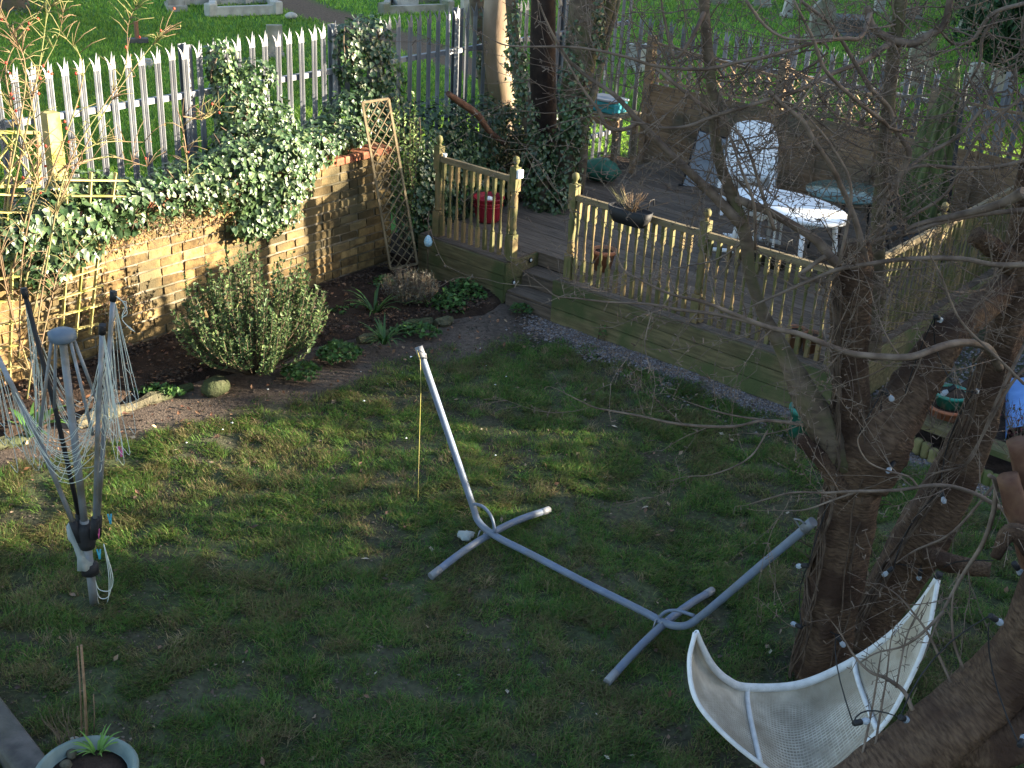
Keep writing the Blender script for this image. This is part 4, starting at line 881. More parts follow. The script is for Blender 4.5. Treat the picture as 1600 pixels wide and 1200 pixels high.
# potting bench with teal box
pb0 = G(972, 270, ZD); t = thing('potting_bench', 'rough timber potting bench against the trees at the back left of the deck', 'bench', (-9.0, 12.9, ZD))
TLb, TRb = PD(915, 168, 15.4), PD(1000, 172, 15.2); zt = 1.22
bx0, bx1, by0, by1 = -9.55, -8.65, 12.45, 12.98
for i in range(4):
    b = MB(); b.box(((bx0+bx1)/2, by0+.07+i*.137, zt), (bx1-bx0, .13, .03), bevel=.004); b.obj('plank', M['rail'], t)
for x, y in ((bx0+.05, by0+.05), (bx1-.05, by0+.05), (bx0+.05, by1-.05), (bx1-.05, by1-.05)):
    b = MB(); b.box((x, y, (ZD+zt-.016)/2), (.06, .06, zt-ZD-.016)); b.obj('leg', M['fence'], t)
b = MB(); b.bar((bx0, by0+.02, zt-.07), (bx1, by0+.02, zt-.07), .08, .02); b.obj('apron', M['fence'], t)
b = MB(); b.box((-8.98, 12.68, zt+.015+.07), (.40, .28, .14), bevel=.015); t2 = thing('storage_box', 'teal plastic box with striped lid on the potting bench', 'box', (-8.98, 12.68, zt+.015)); b.obj('body', M['teal'], t2)
b = MB(); b.box((-8.98, 12.68, zt+.015+.155), (.43, .31, .03), bevel=.01); b.obj('lid', M['greycloth'], t2); b = MB(); b.box((-8.98, 12.53, zt+.105), (.41, .012, .012)); b.obj('handle', M['greenpot'], t2)
b = MB(); q0 = Vector((-9.25, 12.46, zt+.03)); m = 7; V = []
for i in range(m+1):
    for j in range(5): s_ = i/m; V.append(q0+Vector((.06*j-.10+.02*sin(i), -.03-.05*sin(s_*2), .02-s_*.34+.02*sin(j*2+i))))
F = [[i*5+j, i*5+j+1, (i+1)*5+j+1, (i+1)*5+j] for i in range(m) for j in range(4)]; b.add(V, F, True); b.add([Vector(v)+Vector((0, .008, 0)) for v in V], [f[::-1] for f in F], True); tag(lonely(b.obj('cloth', M['navy']), q0), 'dark navy cloth hanging over the edge of the potting bench', 'cloth')
def lump(name, label, cat, c, r, mat, seed=0):
    b = MB(); b.lathe([(r[0]*sin(pi*(i+.5)/10), r[2]*(1-cos(pi*(i+.5)/10))/2) for i in range(10)], 26, c, rf=lambda a, z: (1+.14*sin(3*a+seed)+.09*sin(7*a+z*30+seed)+.05*sin(13*a-z*50))); return tag(lonely(b.obj(name, M[mat]), c), label, cat)
p = G(938, 282, ZD); lump('tarpaulin', 'crumpled green tarpaulin heaped on the deck under the potting bench', 'tarpaulin', (p.x, p.y, ZD), (.24, .2, .28), 'tarp', 2)
# green folded parasol
pt = PY(1497, 100, 12.9); pbm = PY(1430, 352, 12.9); ax = (pt-pbm); Lp = ax.length; R = ax.to_track_quat('Z', 'X').to_matrix(); foot = pbm+ax.normalized()*0
foot = pbm-ax*((pbm.z-ZD)/ax.z) if ax.z else pbm
t = thing('parasol', 'folded dark green garden parasol leaning by the back fence', 'parasol', foot)
b = MB(); b.lathe([(.27, .06), (.26, .10), (.225, Lp*.35), (.155, Lp*.62), (.07, Lp*.85), (.02, Lp*.97), (.0001, Lp)], 64, pbm, axis=R, rf=lambda a, z: 1+.28*sin(8*a+z*1.2)+.06*sin(19*a)); b.obj('canopy', M['parasol'], t)
b = MB(); b.lathe([(.125, Lp*.68), (.105, Lp*.74), (.05, Lp*.93), (.0001, Lp*1.01)], 32, pbm, axis=R, rf=lambda a, z: 1+.14*sin(8*a)); b.obj('vent_flap', M['parasol'], t)
b = MB(); b.tube([foot, pt+ax.normalized()*.06], .019, 8); b.obj('pole', M['black'], t)
a0, a1 = PY(1508, 135, 12.7), PY(1478, 345, 12.7); a1 = a0+(a1-a0)*((ZD-a0.z)/(a1.z-a0.z)); b = MB(); b.tube([a1, a0], .022, 8); tag(lonely(b.obj('black_pole', M['black']), a1), 'plain black pole standing right of the green parasol', 'pole')
# green glass side table and black chair right of table
p = G(1350, 330, ZD); gt = G(1322, 300, ZD+.67); gt = Vector((gt.x, gt.y, ZD)); t = thing('side_table', 'round green glass table against the back fence behind the white table', 'table', gt)
b = MB(); b.lathe([(.0001, .66), (.42, .66), (.43, .67), (.42, .68), (.0001, .68)], 32, gt); b.obj('glass_top', M['greenglass'], t)
for a in range(4): b = MB(); b.tube([gt+Vector((.3*cos(a*pi/2+.4), .3*sin(a*pi/2+.4), 0)), gt+Vector((.25*cos(a*pi/2+.4), .25*sin(a*pi/2+.4), .66))], .013, 6); b.obj('leg', M['black'], t)
k0 = Vector((-4.72, 11.95, ZD)); t = thing('folding_chair', 'black folding chair at the right end of the white table', 'chair', k0)
for sx in (-.2, .2):
    b = MB(); b.tube([k0+Vector((.15, sx, 0)), k0+Vector((-.18, sx, .85))], .012, 6); b.obj('frame', M['black'], t); b = MB(); b.tube([k0+Vector((-.2, sx, 0)), k0+Vector((.2, sx, .45))], .012, 6); b.obj('leg', M['black'], t)
for i in range(5): b = MB(); b.box(k0+Vector((.18-i*.08, 0, .45)), (.06, .40, .014)); b.obj('seat_slat', M['black'], t)
for i in range(3): b = MB(); b.box(k0+Vector((-.12-i*.025, 0, .62+i*.08)), (.012, .40, .06)); b.obj('back_slat', M['black'], t)
# pots at the right corner inside the balustrade
for i, (u, v, lb) in enumerate([(1238, 560, 'left of the two terracotta pots behind the front balustrade corner'), (1262, 566, 'right of the two terracotta pots behind the front balustrade corner')]):
    p = PY(u, v, RY+.18); pot('terracotta_pot', lb, (p.x, p.y, ZD), .06, .085, .17, 'terracotta', group='small terracotta pots on the deck')

# ================================================================== RIGHT CORNER BELOW THE DECK
p = G(1250, 680); pot('green_pot', 'tall teal glazed pot on the gravel by the cherry trunk', (p.x, p.y, 0), .09, .115, .27, 'greenpot')
b = MB(); b.bar(G(1425, 652, .22), G(1600, 716, .22), .05, .20, (0, 0, 1)); o = b.obj('timber_sleeper', M['fascia']); tag(lonely(o, G(1425, 652, .2)), 'weathered timber edge board of the raised bed at right', 'board')
b = MB(); pA, pB = G(1425, 650, .18), G(1600, 714, .18); dd = (pB-pA).normalized(); nn = Vector((-dd.y, dd.x, 0)); b.add([pA+nn*.1, pB+nn*.1+dd, pB+nn*1.6+dd, pA+nn*1.6], [[0, 1, 2, 3]]); b.add([Vector((v[0], v[1], -.05)) for v in [pA+nn*.1, pB+nn*.1+dd, pB+nn*1.6+dd, pA+nn*1.6]], [[3, 2, 1, 0]]); b.obj('raised_bed_soil', M['soil'])['kind'] = 'structure'
logs = thing('log_edging', 'curved row of short mossy log posts edging the raised bed at right', 'edging', G(1445, 720)); lm_ = MB(); lm_.lathe([(.036, 0), (.038, .02), (.037, .125), (.028, .135), (.0001, .137)], 9); lme = lm_.mesh('log', M['log'])
for i in range(17):
    s_ = i/16; u = lerp(1408, 1600, s_); v = 694+ (u-1408)*.42+10*sin(s_*3); p = G(u, v); link('log', lme, logs, (p.x, p.y, -.01+random.uniform(-.01, .01)))
b = MB(); V = [G(1405, 690), G(1490, 726), G(1640, 800), G(1640, 720), G(1425, 655)]; b.add([v+Vector((0, 0, .06)) for v in V], [[0, 1, 2, 3, 4]]); b.obj('dark_bed_soil', M['soil'])['kind'] = 'structure'
p = G(1478, 655, .2); pot('terracotta_pot', 'wide terracotta pot below the green pot on the raised bed', (p.x, p.y, .2), .12, .17, .14, 'terracotta'); pot('green_pot', 'round green pot stacked in the terracotta pot on the raised bed', (p.x, p.y, .33), .10, .15, .13, 'greenpot')
b = MB(); V = []; m = 10
for i in range(m+1):
    for j in range(m+1): q = G(lerp(1576, 1690, i/m), lerp(590, 668, j/m), .3); V.append(q+Vector((0, 0, .1*sin(pi*i/m)*sin(pi*j/m)+random.uniform(-.012, .012))))
F = [[i*(m+1)+j, i*(m+1)+j+1, (i+1)*(m+1)+j+1, (i+1)*(m+1)+j] for i in range(m) for j in range(m)]; b.add(V, F, True); b.add([v-Vector((0, 0, .25)) for v in V], [f[::-1] for f in F], True)
rim_ = [i*(m+1) for i in range(m+1)]; k0 = (m+1)**2
for a, d in zip(rim_[:-1], rim_[1:]): b.f.append([a, d, d+k0, a+k0]); b.sm.append(False)
for j in range(m): b.f.append([j+1, j, j+k0, j+1+k0]); b.sm.append(False); a = m*(m+1)+j; b.f.append([a, a+1, a+1+k0, a+k0]); b.sm.append(False)
tag(lonely(b.obj('blue_cover', M['bluetarp']), G(1570, 660, .05)), 'crumpled blue sheet at the right edge beyond the raised bed', 'sheet')
def bare_shrub(name, label, base, n, hgt, spread, mat='twig', r=.006):
    t = thing(name, label, 'shrub', base); s = MB()
    def g(p, d, L, r, lv):
        q = [p]; 
        for j in range(4): d = (d+Vector((random.uniform(-.25, .25), random.uniform(-.25, .25), random.uniform(-.05, .2)))).normalized(); p = p+d*L/4; q.append(p)
        s.tube(q, [r, r*.85, r*.7, r*.55, r*.35], 5)
        if lv:
            for k in range(4): i = random.randint(1, 4); e = (d+Vector((random.uniform(-.8, .8), random.uniform(-.8, .8), random.uniform(0, .6)))).normalized(); g(q[i], e, L*.55, r*.5, lv-1)
    for i in range(n): a = random.uniform(0, 2*pi); g(Vector(base), Vector((cos(a)*spread, sin(a)*spread, 1)).normalized(), hgt*random.uniform(.7, 1), r, 2)
    s.obj('branches', M[mat], t); return t
p = G(1470, 710); bare_shrub('bare_shrub', 'bare many stemmed shrub inside the log edging', (p.x, p.y+.1, .05), 7, .42, .8)
p = G(1590, 690, .2); t = bare_shrub('bare_shrub', 'reddish leaved low shrub by the blue sheet at the right edge', (p.x, p.y, .2), 7, .3, .8); n = 160; foliage('foliage', np.array(p)+rng.normal(0, .11, (n, 3))+np.array([0, 0, .14]), np.tile((0, 0, 1.), (n, 1)), .035, T_LEAF, [(.10, .03, .03), (.06, .06, .03)], [1, 1], M['leaf'], t)

# ================================================================== HAMMOCK STAND
HYY = 5.64
ham = thing('hammock_stand', 'empty grey tubular steel hammock stand on the lawn', 'hammock stand', (G(905, 905).x, HYY, 0))
xL, xR = -4.80, -3.32; zt = .085; tipL = PY(655, 545, HYY); tipR = PY(1268, 817, HYY)
# main tube as one bent pipe
def bent(tip, x, sg):
    e = Vector((x, HYY, zt)); dirn = (tip-Vector((x-sg*.10, HYY, zt+.12))).normalized(); return dirn
kL0 = PY(737, 785, HYY); kR0 = PY(1095, 963, HYY)
pts = [(*tipL, .024), (*tipL.lerp(kL0, .5), .024), (*kL0, .024), (*PY(748, 815, HYY), .024), (*PY(775, 838, HYY), .024), (*PY(830, 866, HYY), .024), (*PY(920, 913, HYY), .024), (*PY(1010, 958, HYY), .024), (*PY(1040, 974, HYY), .024), (*PY(1068, 978, HYY), .024), (*kR0, .024), (*kR0.lerp(tipR, .5), .024), (*tipR, .024)]
q = smooth_path(pts, 5); b = MB(); b.tube([Vector(a[:3]) for a in q], .0245, 12); b.obj('frame_tube', M['steel'], ham)
for tp, sg in ((tipL, -1), (tipR, 1)):
    d = (tp-(kL0 if sg < 0 else kR0)).normalized(); b = MB(); b.tube([tp-d*.07, tp+d*.015], .029, 12); o = b.obj('end_cap', M['galv'], ham)
    b = MB(); q = [tp+Vector((0, -.03, 0))]; b.tube([tp+Vector((sg*-.02, -.02, -.01)), tp+Vector((-sg*.05, -.05, .02)), tp+Vector((-sg*.09, -.03, .0)), tp+Vector((-sg*.07, .0, -.05)), tp+Vector((-sg*.03, -.03, -.04))], .005, 6); b.obj('hook', M['galv'], ham)
for u0, u1 in (((675, 905), (855, 803)), ((950, 1070), (1110, 930))):
    A_, B_ = G(*u0), G(*u1); A_.z = B_.z = .03; mid = (A_+B_)/2; hx = mid.x; q = []
    for i in range(17): s_ = i/16; p = A_.lerp(B_, s_); p.z = .028+.075*(1-(2*s_-1)**2); q.append(p)
    b = MB(); b.tube(q, .0255, 12); b.obj('foot', M['steel'], ham)
    b = MB(); b.tube([A_.lerp(B_, -.012)+Vector((0, 0, -.002)), q[1]], .027, 10); b.obj('foot_cap', M['galv'], ham); b = MB(); b.tube([B_.lerp(A_, -.012), q[-2]], .027, 10); b.obj('foot_cap', M['galv'], ham)
for L in ([(737, 786), (755, 792), (768, 808), (774, 832)], [(1028, 967), (1040, 956), (1058, 954), (1085, 962)]):
    q = smooth_path([(*PY(u, v, HYY), .011) for u, v in L], 5); b = MB(); b.tube([Vector(a[:3])+Vector((0, -.0, 0)) for a in q], .011, 8); b.obj('brace_hoop', M['steel'], ham)
for (u, v) in ((757, 836), (1032, 975)):
    c = PY(u, v, HYY); b = MB()
    for s_ in (-1, 1): b.tube([c+Vector((.02*s_, -.05, -.02)), c+Vector((.02*s_, -.03, .035)), c+Vector((.02*s_, .03, .035)), c+Vector((.02*s_, .05, -.02))], .006, 6)
    b.obj('bolt', M['galv'], ham)
b = MB(); b.tube([tipL+Vector((.01, -.03, 0)), tipL+Vector((.05, -.04, -.06)), tipL+Vector((.06, -.04, -.25)), tipL+Vector((.055, -.04, -.6)), tipL+Vector((.05, -.04, -.95)), tipL+Vector((.05, -.04, -1.18))], .0025, 5); b.obj('cord', M['trellis'], ham)
lump('crumpled_bag', 'crumpled pale bag beside the left foot of the hammock stand', 'bag', (xL-.10, HYY-.03, .01), (.06, .035, .05), 'rag', 4)

# ================================================================== ROTARY WASHING LINE
DB = G(147, 942); rd = thing('rotary_clothes_line', 'closed grey rotary washing line with drooping cords at left', 'washing line', (DB.x, DB.y, 0)); YD = DB.dot(FH)
def PDx(u, v, dy=0): return PD(u, v, YD+dy)
topz = 1.84
b = MB(); b.tube([(DB.x, DB.y, -.02), (DB.x, DB.y, .62)], .027, 12); b.obj('lower_pole', M['alu'], rd)
b = MB(); b.tube([(DB.x, DB.y, .62), (DB.x, DB.y, topz)], .0225, 12); b.obj('upper_pole', M['alu'], rd)
b = MB(); b.lathe([(.0001, .06), (.05, .055), (.078, .04), (.08, .0), (.06, -.015), (.026, -.02)], 20, (DB.x, DB.y, topz)); b.obj('top_hub', M['bluegreyplastic'], rd)
b = MB(); b.lathe([(.045, -.06), (.055, -.02), (.055, .08), (.04, .12)], 14, (DB.x, DB.y, .48)); b.obj('slider', M['black'], rd)
b = MB(); b.lathe([(.03, -.04), (.055, -.03), (.055, .03), (.03, .05)], 14, (DB.x, DB.y, .26)); b.obj('lower_collar', M['black'], rd)
armpx = [((122, 835), (62, 690), (-12, 540), -.10, -.03), ((128, 825), (88, 645), (38, 455), .18, .04), ((148, 830), (153, 660), (160, 512), -.12, -.05), ((152, 828), (165, 640), (177, 460), .12, .04)]
arms = []
for i, (a, m_, e, dy, d0) in enumerate(armpx):
    P0, P1, P2 = PDx(*a, d0), PDx(*m_, dy*.5), PDx(*e, dy); arms.append((P0, P1, P2))
    b = MB(); b.tube([P0, P1, P2], .016, 6); b.obj('arm', M['alu'] if i != 1 else M['black'], rd)
    b = MB(); b.tube([P0+(P0-P1).normalized()*.05, P0+(P1-P0).normalized()*.10], .026, 8); b.obj('arm_clip', M['black'], rd)
    b = MB(); d = (P2-P1).normalized(); b.tube([P2-d*.04, P2+d*.02], .021, 8); b.obj('arm_tip', M['black'], rd)
hub = Vector((DB.x, DB.y, topz-.01))
for i, (u, v) in enumerate(((60, 685), (85, 640), (145, 680), (157, 640))):
    p = arms[i]; tgt = PDx(u, v, armpx[i][3]*.5); off = (tgt-hub); off.z = 0; st = hub+off.normalized()*.06; b = MB(); b.tube([st, tgt], .011, 6); b.obj('strut', M['alu'], rd)
s = MB(); order = [0, 1, 3, 2]
for k in range(9):
    f_ = .30+.075*k
    for a, b_ in zip(order, order[1:]+order[:1]):
        A1 = arms[a]; B1 = arms[b_]; pa = A1[0].lerp(A1[1], f_*2) if f_ < .5 else A1[1].lerp(A1[2], f_*2-1); pb = B1[0].lerp(B1[1], f_*2) if f_ < .5 else B1[1].lerp(B1[2], f_*2-1)
        for rep in range(2 if k > 3 else 1):
            sag = .06+.10*k*f_*random.uniform(.6, 1.25)+.04*rep; q = []
            for j in range(11):
                t_ = j/10; p = pa.lerp(pb, t_); p.z -= sag*(1-(2*t_-1)**2); p += Vector((random.uniform(-.004, .004), random.uniform(-.004, .004), 0)); q.append(p)
            s.tube(q, .0021, 4, cap=False)
for i, e in ((0, arms[0][2]), (3, arms[3][2]), (2, arms[2][2]), (1, arms[1][2])):
    for k in range(7 if i in (3, 2) else 6):
        L = random.uniform(.45, .95); dx = random.uniform(-.02, .05); q = [e+Vector((dx*t_*2, dx*t_, -L*t_)) for t_ in (0, .3, .6, 1)]; q.append(q[-1]+Vector((-.04, -.02, .03))); q = [Vector(a[:3]) for a in smooth_path([(*p, .1) for p in q], 4)]; s.tube(q, .0020, 4, cap=False)
e = arms[3][2]
for j in range(3):
    q = smooth_path([(*e, 0), (*(e+Vector((.05, .02, -.03))), 0), (*(e+Vector((.08, .03, -.10+.03*j))), 0), (*(e+Vector((.05, .01, -.14))), 0), (*(e+Vector((.10+.02*j, .03, -.2))), 0)], 4); s.tube([Vector(a[:3]) for a in q], .0025, 4)
sl_ = Vector((DB.x, DB.y, .55))
for k in range(3):
    q = smooth_path([(*PDx(162, 850), 0), (*PDx(170+k*3, 900), 0), (*PDx(168+k*2, 940-k*9, 0), 0), (*PDx(155, 945-k*12), 0), (*PDx(148, 905), 0)], 5); s.tube([Vector(a[:3]) for a in q], .0028, 5)
s.obj('cords', M['line'], rd, 'stuff')
def peg(label, u, v, mat, ang=0, dy=-.05):
    p = PDx(u, v, dy); t = MB(); 
    for s_ in (-1, 1): t.bar(p+Vector((0, 0, -.035)), p+Vector((.007*s_, .007*s_, .035)), .009, .007)
    t.tube([p+Vector((-.008, 0, 0)), p+Vector((.008, 0, 0))], .006, 6); tag(lonely(t.obj('clothes_peg', M[mat]), p), label, 'clothes peg', 'clothes pegs on the washing line')
peg('dark pink clothes peg on the drooping cords right of the washing line arms', 189, 706, 'pink'); peg('pale pink clothes peg by the black slider of the washing line', 153, 834, 'pink'); peg('blue clothes peg right of the black slider', 172, 811, 'blue'); peg('lowest blue clothes peg on the looped cord', 155, 866, 'blue')
t = thing('cloth', 'grey green rag tied to the washing line pole below its slider', 'cloth', (DB.x-.06, DB.y, .45)); b = MB(); b.lathe([(.0001, .14), (.04, .10), (.055, .03), (.035, -.04), (.03, -.12), (.045, -.20), (.0001, -.22)], 18, (DB.x-.055, DB.y-.03, .47), axis=Matrix.Rotation(radians(-18), 3, 'Y'), rf=lambda a, z: 1+.22*sin(4*a+z*12)); b.obj('rag', M['rag'], t)

# ================================================================== PLANTER BOTTOM LEFT, KERB
pc = G(134, 1200, .28); pl = thing('round_planter', 'large round grey green planter with canes and stones at bottom left', 'planter', (pc.x, pc.y, 0))
b = MB(); b.lathe([(.17, .0), (.225, .22), (.25, .23), (.257, .26), (.245, .275), (.225, .27), (.215, .22), (.0001, .20)], 36, (pc.x, pc.y, 0)); b.obj('pot', M['greypot'], pl)
b = MB(); b.lathe([(.218, .215), (.12, .235), (.0001, .225)], 20, (pc.x, pc.y, 0)); b.obj('soil', M['soil'], pl)
for u0, v0, u1, v1, r in ((136, 1160, 127, 1008, .009), (128, 1150, 121, 1010, .006), (147, 1145, 146, 1085, .004)):
    a = G(u0, v0, .22); e = PD(u1, v1, a.dot(FH)); b = MB(); b.tube([a, a.lerp(e, .5)+Vector((.006, 0, 0)), e], [r, r*.9, r*.8], 6); b.obj('cane', M['fence'], pl)
sx = MB()
for i in range(9):
    p = G(118+random.uniform(-25, 25), 1165, .22); q = [p]; d = Vector((random.uniform(-.6, .2), random.uniform(-.3, .3), 1)).normalized()
    for j in range(5): d = (d+Vector((random.uniform(-.3, .3), random.uniform(-.3, .3), 0))).normalized(); p = p+d*.045; q.append(p)
    sx.tube(q, [.003, .003, .002, .002, .0015, .001], 4)
sx.obj('dry_stems', M['stem'], pl)
for i, (u, v) in enumerate(((117, 1160), (112, 1180), (104, 1196))): rock(('grey', 'rounded brown', 'nearest pinkish')[i]+' pebble in the round planter', u, v, .032, 'stone' if i == 0 else 'rock', z=.225, name='pebble', cat='pebble')
V = []; F = []; C = []
t = strap('rosette_plant', 'bright green rosette plant in the round planter', 153, 1178, 22, .15, [(.10, .20, .04), (.14, .26, .06)], wdt=.014); q = G(153, 1178, .22); t.location = (q.x, q.y, .225)
# kerb / paving edge bottom left
a, b2 = G(-60, 1010, .10), G(78, 1190, .10); dd = (b2-a).normalized(); nn = Vector((dd.y, -dd.x, 0)); nn = nn if nn.dot(Vector((-CR.x, -CR.y, 0))) > 0 else -nn
b = MB(); L = (b2-a).length+.6; c = (a+b2)/2+dd*.3+nn*.085
Rk = Matrix((dd, nn, Vector((0, 0, 1)))).transposed(); b.box((c.x, c.y, .03), (L, .17, .16), Rk, bevel=.012); tag(lonely(b.obj('concrete_kerb', M['concrete']), (c.x, c.y, -.05)), 'rough concrete kerb at the bottom left corner', 'kerb')

# ================================================================== HANGING WICKER SEAT
wk = thing('wicker_lounger', 'white woven wicker crescent seat propped under the cherry tree', 'seat', G(1230, 1235))
top_ = [(1088, 987, 5.45), (1098, 1012, 5.46), (1113, 1040, 5.48), (1136, 1062, 5.51), (1168, 1074, 5.55), (1252, 1069, 5.6), (1337, 1031, 5.65), (1398, 987, 5.65), (1440, 940, 5.6), (1464, 903, 5.55)]
bot_ = [(1086, 989, 5.44), (1077, 1035, 5.32), (1086, 1090, 5.18), (1122, 1138, 5.08), (1186, 1192, 4.99), (1265, 1235, 4.95), (1372, 1142, 5.05), (1415, 1075, 5.18), (1447, 1000, 5.32), (1466, 906, 5.54)]
tp = [Vector(p[:3]) for p in smooth_path([(*PD(*q), 0) for q in top_], 8)]; bp_ = [Vector(p[:3]) for p in smooth_path([(*PD(*q), 0) for q in bot_], 8)]
NS = len(tp); NB = 46
def wkp(i, s_):
    a, b = tp[i], bp_[i]; bul = .16*sin(pi*s_)*sin(pi*i/(NS-1))**.6; return a.lerp(b, s_)+Vector((FH.x*bul, FH.y*bul, -.10*sin(pi*s_)*sin(pi*i/(NS-1))*.4))
b = MB(); V = [wkp(i, j/16)+FH*.006 for i in range(NS) for j in range(17)]; F = [[i*17+j, i*17+j+1, (i+1)*17+j+1, (i+1)*17+j] for i in range(NS-1) for j in range(16)]; b.add(V, F, True); b.obj('backing', M['wickerback'], wk)
s = MB()
for j in range(1, NB): s.tube([wkp(i, j/NB)+FH*(.003*sin(i*pi)) for i in range(NS)], .0044, 4, cap=False)
s.obj('weave_strands', M['wicker'], wk, 'stuff')
s = MB()
for k in range(150):
    fi = (k+.5)/150*(NS-1); i = int(fi); fr = fi-i; s.tube([wkp(i, j/12).lerp(wkp(min(i+1, NS-1), j/12), fr)-FH*.003 for j in range(13)], .0022, 4, cap=False)
s.obj('cross_strands', M['wicker'], wk, 'stuff')
b = MB(); b.tube(tp, [.014+.010*sin(pi*i/(NS-1)) for i in range(NS)], 10); b.obj('rim', M['rim'], wk); b = MB(); b.tube(bp_, .013, 10); b.obj('rim', M['rim'], wk)
def wkn(i, s_):
    a = wkp(min(i+1, NS-1), s_)-wkp(max(i-1, 0), s_); d = wkp(i, min(1, s_+.03))-wkp(i, max(0, s_-.03)); n_ = a.cross(d).normalized(); return n_ if n_.dot(wkp(i, s_)-CO) < 0 else -n_
for fi in (4/9+.002, 6/9+.002):
    i = int(fi*(NS-1)); b = MB(); b.tube([wkp(i, j/16)+wkn(i, j/16)*.010 for j in range(17)], .015, 8); b.obj('rib', M['rim'], wk)
b = MB(); e = tp[-1]; b.tube([e, e+Vector((.01, .0, .035))], .018, 8); b.obj('tip_cap', M['black'], wk)

# ================================================================== CHERRY TREES IN THE FOREGROUND
def grow(s, p, d, L, r, lv, plane=True):
    m = max(4, int(L/.07)); q = [p.copy()]; rr = [r]; drift = Vector((random.uniform(-.1, .1), random.uniform(-.1, .1), random.uniform(.0, .12)))
    for j in range(m):
        d = (d+drift*.5+Vector((random.gauss(0, .11), random.gauss(0, .11), random.gauss(0, .11)))).normalized(); p = p+d*L/m; q.append(p.copy()); rr.append(max(.0013, r*(1-.8*(j+1)/m)))
    s.tube(q, rr, 5 if r > .004 else 4, cap=False)
    if lv > 0:
        nk = int(L/(.11 if lv > 1 else .10)*random.uniform(.7, 1.2))
        for k in range(nk):
            i = random.randint(1, m); e = (d.cross(Vector((random.gauss(0, 1), random.gauss(0, 1), random.gauss(0, 1)))).normalized()*.75+d*1.0).normalized(); grow(s, q[i], e, L*random.uniform(.25, .6), max(rr[i]*.6, .0016), lv-1)
    for k in range(int(L/.06)):                                    # short fruiting spurs
        i = random.randint(1, m); e = d.cross(Vector((random.gauss(0, 1), random.gauss(0, 1), random.gauss(0, 1)))).normalized(); s.tube([q[i], q[i]+e*random.uniform(.01, .03)], [.0022, .0026], 4, cap=False)
def bough(par, px, mat='limb', n=10, name='branch', k=6, noise=.0):
    pts, rr = spath(px, k); b = MB()
    if noise: pts = [p+Vector((random.gauss(0, noise), random.gauss(0, noise), random.gauss(0, noise))) if 0 < i < len(pts)-1 else p for i, p in enumerate(pts)]
    b.tube(pts, rr, n); b.obj(name, M[mat], par); return pts, rr
def trunkmesh(par, px, mat, n=20, seed=0, name='trunk', amp=.07):
    pts, rr = spath(px, 8); b = MB(); V = []; m = len(pts); t0 = (pts[1]-pts[0]).normalized(); nx = t0.orthogonal().normalized(); n = int(n*1.4)
    for i, p in enumerate(pts):
        t = (pts[min(i+1, m-1)]-pts[max(i-1, 0)]).normalized(); nx = (nx-t*nx.dot(t)).normalized(); ny = t.cross(nx)
        for k in range(n):
            a = 2*pi*k/n; f_ = 1+amp*sin(3*a+seed+i*.12)+amp*.6*sin(5*a+seed*2-i*.2)+amp*1.3*(vn(k*1.0, i*.6, 1.3, seed)-.5)*2+.28*max(0, vn(k*1.0, i*1.0, 3.1, seed+40)-.68); V.append(p+(nx*cos(a)+ny*sin(a))*rr[i]*f_)
    F = [[i*n+k, i*n+(k+1) % n, (i+1)*n+(k+1) % n, (i+1)*n+k] for i in range(m-1) for k in range(n)]+[list(range(n))[::-1], [(m-1)*n+k for k in range(n)]]; b.add(V, F, True); o = b.obj(name, M[mat], par); at = o.data.color_attributes.new('ax', 'FLOAT_COLOR', 'POINT'); L_ = np.concatenate([[0], np.cumsum([(pts[i+1]-pts[i]).length for i in range(m-1)])])
    ar = np.zeros((m, n, 4), np.float32); aa = np.arange(n)*2*pi/n; ar[:, :, 0] = L_[:, None]+seed*3; ar[:, :, 1] = np.cos(aa)[None]*.25; ar[:, :, 2] = np.sin(aa)[None]*.25; ar[:, :, 3] = 1; at.data.foreach_set('color', ar.ravel()); return o, pts, rr
Y1 = 6.12
t1 = thing('cherry_tree', 'bare vine wrapped cherry tree with forked trunk in front of the deck corner', 'tree', PD(1280, 1062, Y1))
trunkmesh(t1, [(1278, 1080, Y1, .185), (1284, 1030, Y1, .165), (1300, 920, Y1, .155), (1322, 810, Y1, .15), (1338, 730, Y1, .16), (1345, 680, Y1, .15)], 'bark', 24, 1)
trunkmesh(t1, [(1330, 760, Y1, .12), (1328, 650, Y1+.02, .105), (1328, 560, Y1+.05, .095), (1332, 470, Y1+.05, .10), (1336, 410, Y1+.05, .095), (1338, 378, Y1+.05, .06)], 'bark', 18, 2, 'branch')
trunkmesh(t1, [(1355, 760, Y1-.05, .12), (1372, 690, Y1-.05, .165), (1405, 640, Y1, .14), (1440, 590, Y1+.05, .12), (1480, 530, Y1+.1, .105), (1530, 482, Y1+.28, .09), (1580, 440, Y1+.42, .08)], 'bark', 18, 3, 'branch')
trunkmesh(t1, [(1312, 730, Y1-.05, .08), (1285, 665, Y1-.05, .085), (1258, 615, Y1-.05, .075), (1222, 545, Y1, .042), (1192, 490, Y1, .033), (1172, 430, Y1, .030), (1165, 370, Y1, .033), (1145, 310, Y1, .029), (1122, 240, Y1, .027), (1114, 150, Y1, .026), (1104, 60, Y1, .025), (1094, -60, Y1, .022), (1075, -220, Y1, .012), (1070, -320, Y1, .004)], 'limb', 14, 4, 'branch', .05)
trunkmesh(t1, [(1362, 560, Y1+.25, .05), (1370, 470, Y1+.3, .045), (1372, 370, Y1+.35, .040), (1380, 250, Y1+.4, .034), (1390, 130, Y1+.45, .034), (1402, 40, Y1+.45, .033), (1416, -60, Y1+.45, .030), (1440, -220, Y1+.45, .016), (1450, -330, Y1+.45, .005)], 'limb', 12, 5, 'branch', .05)
